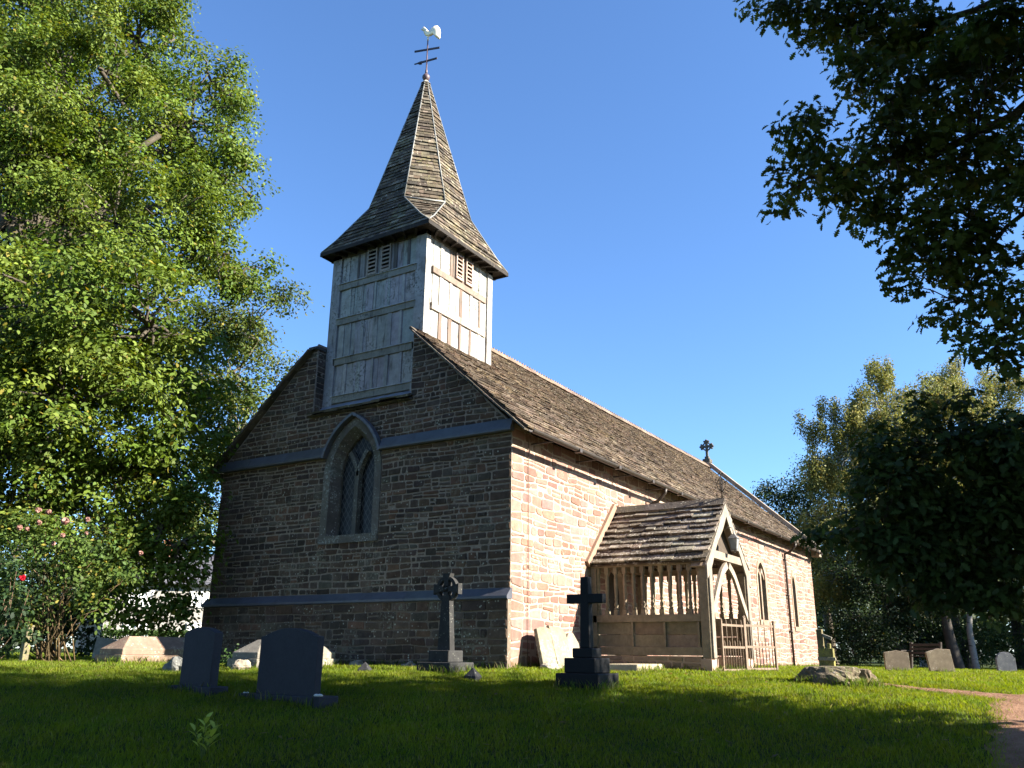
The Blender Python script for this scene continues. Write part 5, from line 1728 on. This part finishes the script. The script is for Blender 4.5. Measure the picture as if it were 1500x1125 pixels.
plant('hedge', 'low clipped box hedge in front of the white cottage', 'hedge', hb, [(P, np.array([.045, .085, .018]) * r.uniform(.6, 1.3, (n, 1)))], w, M['leaf'], M['bark'])

# weeping birch and other trees at the right
BIR_ = [(38.0, 17.4, 13.2, .9), (38.0, 17.2, 11.6, 1.5), (38.0, 15.0, 11.0, 1.2), (38.0, 14.0, 10.6, .7), (39.0, 19.6, 12.3, 1.6), (40.0, 22.4, 13.2, 1.6), (40.0, 24.4, 13.0, 1.5), (38.5, 21.0, 11.6, 1.6), (38.0, 15.6, 9.0, 1.7), (39.0, 18.6, 9.8, 2.2), (40.0, 23.4, 10.0, 2.2), (38.0, 14.0, 8.6, .9), (38.0, 14.4, 6.2, 1.2), (38.0, 16.90, 6.2, 2.1), (39.0, 20.49, 7.7, 2.3), (38.0, 14.79, 3.8, 1.4), (38.0, 17.16, 3.2, 1.5), (41, 18.5, 9.5, 2.4), (41, 21, 10.5, 2.0), (40, 25.5, 9.5, 1.8)]
tree('weeping_birch', 'tall pale yellow-green weeping birch behind the far end of the church', 'tree', V(39.5, 18.6), V(39.2, 18.3, 9.0), .22, BIR_, 151, 52, 66, .30, .11, LEAF_Q, ((.135, .160, .042), (.200, .195, .060)), barkcol=(.42, .40, .36), bark='birch_bark', frac=.10, hang=.9, droop=.9, up=.25, yellow=.1, ycol=(.24, .20, .05))
FR_ = [(45.0, 14.23, 8.46, .80), (45.0, 14.72, 7.73, 1.30), (45.0, 15.79, 9.41, 1.20), (45.0, 16.06, 6.47, 2.00), (46.0, 17.69, 8.11, 2.00), (45.0, 16.49, 3.64, 2.00), (46, 19, 5, 2.5)]
tree('broadleaf_tree', 'dark round-topped tree just behind the far end of the nave roof', 'tree', V(46, 16.8), V(45.8, 16.6, 5.5), .25, FR_, 161, 34, 44, .34, .14, LEAF_Q, ((.022, .045, .014), (.04, .065, .016)), frac=.10)
SHADE_YEW_ = [(36.5, 14.4, 1.7, 1.0), (36.8, 14.9, 3.4, 1.1), (37, 15.9, 5.0, 1.4), (37, 16.1, 2.8, 1.5), (37.5, 17.6, 4.5, 1.6), (37.5, 17.9, 2.1, 1.5), (37.5, 19.4, 3.5, 1.6), (36.5, 14.9, .9, .9), (37, 16.6, .9, 1.0)]  # added dark foliage in place of the birch's shaded lower part
tree('shade_yew', 'very dark yew added past the east end of the church for the shaded lower birch', 'tree', V(37.5, 16.6), V(37.5, 16.6, 3.5), .22, SHADE_YEW_, 171, 60, 40, .26, .10, LEAF_Q, ((.012, .026, .010), (.024, .042, .013)), leafmat='leaf_dark', frac=.05, yellow=.01)
SB_ = [(37, 20.0, 3.9, 1.2), (37.5, 21.6, 3.0, 1.1), (37.5, 22.6, 4.4, 1.3), (38, 23.8, 2.8, 1.2), (37, 19.2, 5.2, 1.3), (38, 22.0, 6.0, 1.6), (38, 24.8, 4.6, 1.6)]
tree('silver_birch', 'birch with a white trunk standing in front of the trees at the right edge', 'tree', V(36, 18.95), V(36.6, 19.5, 4.5), .12, SB_, 181, 48, 34, .30, .10, LEAF_Q, ((.07, .105, .022), (.11, .13, .03)), barkcol=(.20, .19, .17), bark='birch_bark', frac=.12)
for k, (d, s, hgt, rr4, lab) in enumerate(((36, 18.2, 6.3, .22, 'slim dark-trunked tree left of the white birch trunk, in front of the added yew'), (40, 23.2, 7.0, .24, 'dark-trunked tree standing behind and right of the white birch'), (39.5, 20.3, 6.4, .2, 'dark-trunked tree standing behind the white birch trunk'))):
    LB = [(d + .5, s + .3, hgt * .75, 1.5), (d + 1, s - .9, hgt * .62, 1.2), (d + .8, s + 1.3, hgt * .65, 1.3), (d + .6, s + .2, hgt * 1.0, 1.3)]
    tree('broadleaf_tree', lab, 'tree', V(d, s), V(d + .3, s + .1, hgt * .6), rr4, LB, 191 + k, 36, 36, .3, .11, LEAF_Q, ((.022, .042, .014), (.045, .07, .018)), frac=.12, barkcol=(.05, .042, .034))
BUSH = [(37, 14.5, .8, 1.1), (38, 17, 1.0, 1.3), (38.5, 20, .9, 1.2), (39, 23, 1.2, 1.5), (38, 26, 1.3, 1.6), (42, 30, 2.0, 2.2), (43, 34, 2.0, 2.4)]
for k, (d, s, z, rd) in enumerate(BUSH):
    LB = [(d, s, z, rd), (d + .5, s - rd * .7, z * .8, rd * .7), (d + .4, s + rd * .7, z * .9, rd * .7)]
    tree('hedgerow_bush', ['low dark bush nearest the church corner in the far hedgerow', 'dark bush beyond the dark bench', 'mid green bush beyond the white birch trunk', 'mid green bush under the far trees near the right edge', 'tall hedgerow bush at the right edge', 'hedgerow bush outside the right edge, second from it', 'hedgerow bush outside the right edge, last of the row'][k], 'bush', V(d, s), V(d, s, z), .06, LB, 211 + k, 50, 40, .25, .10, LEAF_Q, ((.03, .055, .016), (.06, .09, .022)), frac=.05, group='bushes of the far hedgerow')

r = np.random.default_rng(400); n = 60000
dW = r.uniform(68, 84, n); sW = r.uniform(-75, 95, n)
hW = 5.5 + 1.6 * np.sin(sW * .31) + 1.2 * np.sin(sW * .83 + 1) + .8 * np.sin(sW * 2.1) + 1.0 * np.clip((sW - 10) / 30, 0, 1)
zW = hW * np.sqrt(r.random(n)) * r.uniform(.75, 1.05, n)
pos = np.stack([CX + dW * FX + sW * FY, CY + dW * FY - sW * FX, zW - .3], 1)
P = leaf_polys(pos, norm(r.normal(size=(n, 3)) + np.array([-.3, -.5, .6])), norm(r.normal(size=(n, 3))), r.uniform(.35, .8, n), LEAF_Q)
tag(np_mesh('far_wood', P, 4, M['leaf'], cols=np.array([.040, .062, .018]) * r.uniform(.6, 1.5, (n, 1))), kind='stuff')

# the near oak on the right: overhanging boughs in view, its trunk and most of its crown right of the view
OR_ = [(7.5, 2.80, 6.99, .25), (7.5, 3.16, 6.91, .30), (7.5, 3.53, 6.91, .40), (7.5, 3.96, 6.73, .50), (7.0, 4.30, 6.23, .60), (6.5, 4.52, 5.50, .70), (7.0, 3.46, 5.76, .30), (7.0, 3.79, 5.49, .35), (7.2, 3.34, 5.55, .15), (7.0, 4.24, 5.34, .50), (7.0, 2.81, 5.01, .25), (7.0, 2.72, 5.13, .15), (7.0, 3.01, 4.75, .30), (7.0, 2.45, 4.27, .14), (7.0, 2.60, 4.49, .18), (7.0, 3.21, 4.49, .30), (7.0, 3.52, 4.87, .35), (7.0, 3.89, 4.72, .40), (7.0, 4.41, 4.73, .50), (6.5, 4.33, 4.00, .60), (7.0, 3.21, 4.17, .08), (7.0, 3.74, 4.14, .30), (7.0, 3.62, 3.71, .18), (7.0, 4.01, 3.79, .30), (7.0, 4.33, 3.79, .30), (7.0, 4.51, 3.38, .35), (7.0, 3.99, 3.24, .20), (7.0, 3.85, 3.11, .12), (7.0, 4.17, 2.85, .20), (7.0, 4.41, 2.79, .22), (7.0, 3.51, 4.28, .20), (7.0, 3.66, 3.51, .10)]
BO_ = [(8.5, 3.55, 1.49, .17), (8.5, 3.20, 1.39, .12), (8.5, 3.03, 1.35, .08), (8.5, 3.98, 1.84, .45), (8.5, 3.82, 2.27, .25), (8.5, 4.61, 2.18, .42), (8.0, 4.95, 2.22, .38), (8.5, 4.78, 1.64, .60), (8.5, 4.11, 1.29, .45), (8.5, 3.77, 1.29, .25), (8.5, 4.34, .96, .28), (8.5, 4.90, 1.10, .40), (8.5, 4.29, 2.57, .14), (8.5, 4.25, 2.83, .06), (8.5, 4.75, 2.80, .12), (8.5, 5.24, 1.86, .50), (8.5, 4.65, .83, .25), (8.5, 4.12, .83, .15)]
BIG_ = [(3.5, 11, 9, 4.2), (6.5, 11, 7, 2.6), (6.0, 14, 7.5, 3), (3, 7.6, 8.5, 2.6), (0, 9.5, 8, 3.2), (0, 13, 8, 3.5), (4, 15, 9.5, 3.5), (3.5, 11, 13, 3.8), (6.8, 9.5, 3.6, 2.0), (5.5, 12.5, 4.0, 2.2), (8.4, 10.6, 4.4, 1.8), (8.6, 8.6, 5.2, 1.4), (8.2, 9.0, 1.2, 1.0), (7.6, 10.6, 2.2, 1.5), (7.2, 12, 3.2, 1.6), (6.0, 8.6, 1.2, 1.2), (3.5, 9, 4.2, 1.8), (3, 16, 13, 3), (0.5, 11, 12.5, 3.2), (6.2, 9.5, 10.5, 2.4), (6.0, 13.0, 11, 2.6)]
NEAR_ = [(6.6, 6.6, 5.8, 1.3), (6.6, 7.2, 3.2, 1.2), (7.0, 7.0, 1.7, 1.0), (9.0, 6.9, 1.5, .8), (7.9, 7.6, 1.0, .7), (6.3, 8.3, 7.8, 2.6), (9.0, 8.2, 2.6, 1.5), ]
ob_ = V(3.6, 11.2); ot_ = V(3.8, 11.0, 6.5)
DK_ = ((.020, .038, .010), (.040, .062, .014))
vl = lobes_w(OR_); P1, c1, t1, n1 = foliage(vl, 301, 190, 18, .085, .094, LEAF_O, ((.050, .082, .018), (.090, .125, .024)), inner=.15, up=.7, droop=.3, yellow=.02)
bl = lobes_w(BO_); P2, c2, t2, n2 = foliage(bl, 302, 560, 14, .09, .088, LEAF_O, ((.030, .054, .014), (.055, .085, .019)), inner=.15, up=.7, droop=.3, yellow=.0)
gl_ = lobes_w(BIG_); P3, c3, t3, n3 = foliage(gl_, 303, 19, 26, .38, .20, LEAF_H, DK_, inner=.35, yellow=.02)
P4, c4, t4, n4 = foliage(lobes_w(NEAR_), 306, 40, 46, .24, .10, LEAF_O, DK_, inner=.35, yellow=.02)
P3, c3, t3, n3 = foliage(gl_, 303, 19, 26, .38, .20, LEAF_H, DK_, inner=.35, yellow=.02)
w = wood(ob_, ot_, .48, gl_, t3, n3, 304, .06, (.06, .05, .038))
rl = np.random.default_rng(305)


def vds(d, s, z): return np.array([*XY(d, s), z])


def boughs(chain, r0, r1):
    pts = [vds(*p) for p in chain]
    P_ = []
    for i in range(len(pts) - 1):
        for t in np.linspace(0, 1, 5, endpoint=False):
            P_.append(pts[i] + (pts[i + 1] - pts[i]) * t + rl.normal(size=3) * .025)
    P_.append(pts[-1])
    w.tube(P_, list(np.linspace(r0, r1, len(P_))), n=7)
    return P_


spines = []
spines += boughs([(3.8, 11, 6.2), (6.0, 8.0, 6.2), (6.7, 5.6, 5.7), (6.9, 4.6, 5.1), (7.0, 3.9, 4.8), (7.0, 3.3, 4.7), (7.0, 2.8, 4.55), (7.0, 2.5, 4.35)], .075, .006)
spines += boughs([(3.8, 11, 6.6), (6.2, 7.5, 7.0), (7.0, 5.4, 6.8), (7.3, 4.4, 6.6), (7.5, 3.6, 6.75), (7.5, 2.9, 6.95)], .07, .006)
spines += boughs([(6.0, 8.0, 5.6), (6.6, 5.8, 4.8), (6.8, 4.9, 4.3), (6.9, 4.3, 3.8), (7.0, 4.05, 3.3)], .045, .006)
spines += boughs([(6.0, 8.0, 5.3), (6.7, 5.9, 4.2), (6.9, 5.1, 3.6), (7.0, 4.5, 3.0), (7.0, 4.2, 2.8)], .045, .006)
sp2 = boughs([(4.2, 10.6, 3.8), (6.8, 8.0, 3.0), (8.2, 6.2, 2.3), (8.5, 5.2, 1.9), (8.5, 4.5, 1.75), (8.5, 3.8, 1.5), (8.5, 3.1, 1.38)], .10, .008)
sp2 += boughs([(6.8, 8.0, 3.0), (8.0, 5.8, 2.6), (8.4, 4.9, 2.45), (8.5, 4.3, 2.4)], .05, .008)
sp2 += boughs([(6.8, 8.0, 3.0), (8.2, 6.0, 1.8), (8.5, 5.1, 1.3), (8.5, 4.4, 1.0)], .05, .008)
for tips_, SP in ((t1, spines), (t2, sp2)):
    A = np.array(SP); done = 0
    for i in range(0, len(tips_), 5):
        t = tips_[i]; dd_ = np.linalg.norm(A - t, axis=1); j = int(np.argmin(dd_))
        if dd_[j] > 1.4: continue
        limb(w, A[j], t, .007 + .004 * dd_[j], .003, rl, .25, 4, 4)
plant('oak_tree', 'near dark oak hanging its leafy boughs into the right side of the view', 'tree', ob_, [(np.concatenate([P1, P2, P4]), np.concatenate([c1, c2, c4])), (P3, c3)], w, M['leaf_dark'], M['bark'])

# more trees of the churchyard's south side, right of and behind the viewer; they shade the near lawn
SH1 = [(-1.5, 19, 9, 4.2), (1, 17, 7, 3.2), (-4, 18, 8, 3.6), (-1, 22, 9, 4), (-1.5, 19, 13.5, 3.4), (2.5, 20, 8.5, 3.2), (2.5, 19.5, 12, 2.8), (-4, 15.5, 6, 3)]
tree('oak_tree', 'broad oak standing right of the view, behind the near oak', 'tree', V(-1.5, 19), V(-1.4, 19, 7), .45, SH1, 321, 14, 26, .40, .24, LEAF_Q, DK_, frac=.06)
SH2 = [(-6, 10, 9, 4), (-8, 12, 8, 3.6), (-5, 13, 10, 3.6), (-7, 8, 7, 3), (-6, 11, 13, 3.2), (-3.5, 9, 6.5, 2.6), (-.5, 3.4, 8.4, 2.6), (-.5, -1, 8.6, 2.6), (-3, 1, 8, 3), (.8, 5.4, 8.0, 2.2), (-3, -3.5, 8, 3), (-4, 5, 7.5, 2.8), (-7, -2, 8, 3), (-7, 3, 9, 3), (2.4, -3, 9.5, 2.5), (2.2, -6.5, 9.2, 2.8), (2.6, .5, 9.4, 2.4), (3.0, 3.6, 9.4, 2.3), (-1, -7, 8.5, 3), (-4, -8, 8, 3), (0, -10.5, 8.5, 2.8)]  # overhead lobes reaching past the viewer are added to hold back skylight
tree('oak_tree', 'oak behind the viewer to the right with added overhead boughs screening the sky', 'tree', V(-6, 11), V(-6, 11, 7), .42, SH2, 331, 14, 26, .40, .24, LEAF_Q, DK_, frac=.06)
SH3 = [(33, 33, 9, 4), (36, 35, 8, 4), (35, 31, 6, 3), (31.5, 36, 7, 3.2), (38, 31, 5, 3)]
tree('broadleaf_tree', 'tall tree outside the view on the far right', 'tree', V(35, 33), V(35, 33, 8), .4, SH3, 341, 14, 26, .42, .26, LEAF_Q, DK_, frac=.06)

SH4 = [(2, -13, 7, 3.6), (4.5, -14.5, 8, 3.4), (0, -15, 6, 3.4), (2.5, -13.5, 11, 3.2), (5.5, -12.5, 5.2, 2.0), (3, -17, 9, 3.4)]  # unseen tree added to block skylight from the left
tree('oak_tree', 'unseen oak added left of the viewer to screen off skylight', 'tree', V(2.4, -14.2), V(2.4, -14, 6), .42, SH4, 351, 14, 26, .40, .24, LEAF_Q, DK_, frac=.06)

# sprig of laurel in the foreground
sb = V(8.75, -2.93)
r = np.random.default_rng(17); w = MB(); w.col = (.12, .16, .04); w.smooth = True
pos = []; dirs = []; nrms = []; szs = []
for k, (lx, ly, hh) in enumerate(((.0, 0, .34), (.07, -.05, .27), (-.05, .08, .25), (.03, -.10, .18))):
    tp = sb + np.array([lx, ly, hh]); w.tube([sb, sb + np.array([lx * .3, ly * .3, hh * .5]), tp], [.006, .005, .003], n=5)
    m_ = 9 if k < 2 else 6
    for i in range(m_):
        t = .45 + .55 * i / (m_ - 1); a = i * 2.4 + k; q_ = sb + np.array([lx, ly, hh]) * t
        pos.append(q_); d_ = np.array([math.cos(a), math.sin(a), .55 + .9 * (t - .4)]); dirs.append(d_); nrms.append(np.array([-math.cos(a) * .7, -math.sin(a) * .7, .8])); szs.append(.135 * r.uniform(.7, 1.15))
P = leaf_polys(np.array(pos), norm(np.array(nrms)), norm(np.array(dirs)), np.array(szs), np.array([(0, 0), (.2, .12), (.5, .19), (.8, .12), (1, 0), (.8, -.12), (.5, -.19), (.2, -.12)]), .3)
n = len(pos)
e = plant('seedling', 'small yellow-green leafy seedling growing in the shaded foreground grass', 'seedling', sb, [(P, np.array([.42, .48, .08]) * r.uniform(.75, 1.15, (n, 1)))], w, M['leaf'], M['bark'])
# little leafy plant beside the grey tomb
sb = V(15.3, -4.75)
n = 160; pos = sb + np.abs(r.normal(size=(n, 3))) * np.array([1, 1, .12]) * np.sign(r.normal(size=(n, 3))) ** np.array([1, 1, 2]) * np.array([.12, .12, 1])
P = leaf_polys(pos, norm(r.normal(size=(n, 3)) * .6 + np.array([-.3, -.4, .7])), norm(r.normal(size=(n, 3))), np.full(n, .06), LEAF_H)
w = MB(); w.col = (.1, .12, .04); w.tube([sb, sb + np.array([0, 0, .15])], .008, n=5)
plant('garden_plant', 'small leafy plant growing against the end of the grey tomb', 'plant', sb, [(P, np.array([.05, .10, .025]) * r.uniform(.6, 1.3, (n, 1)))], w, M['leaf'], M['bark'])
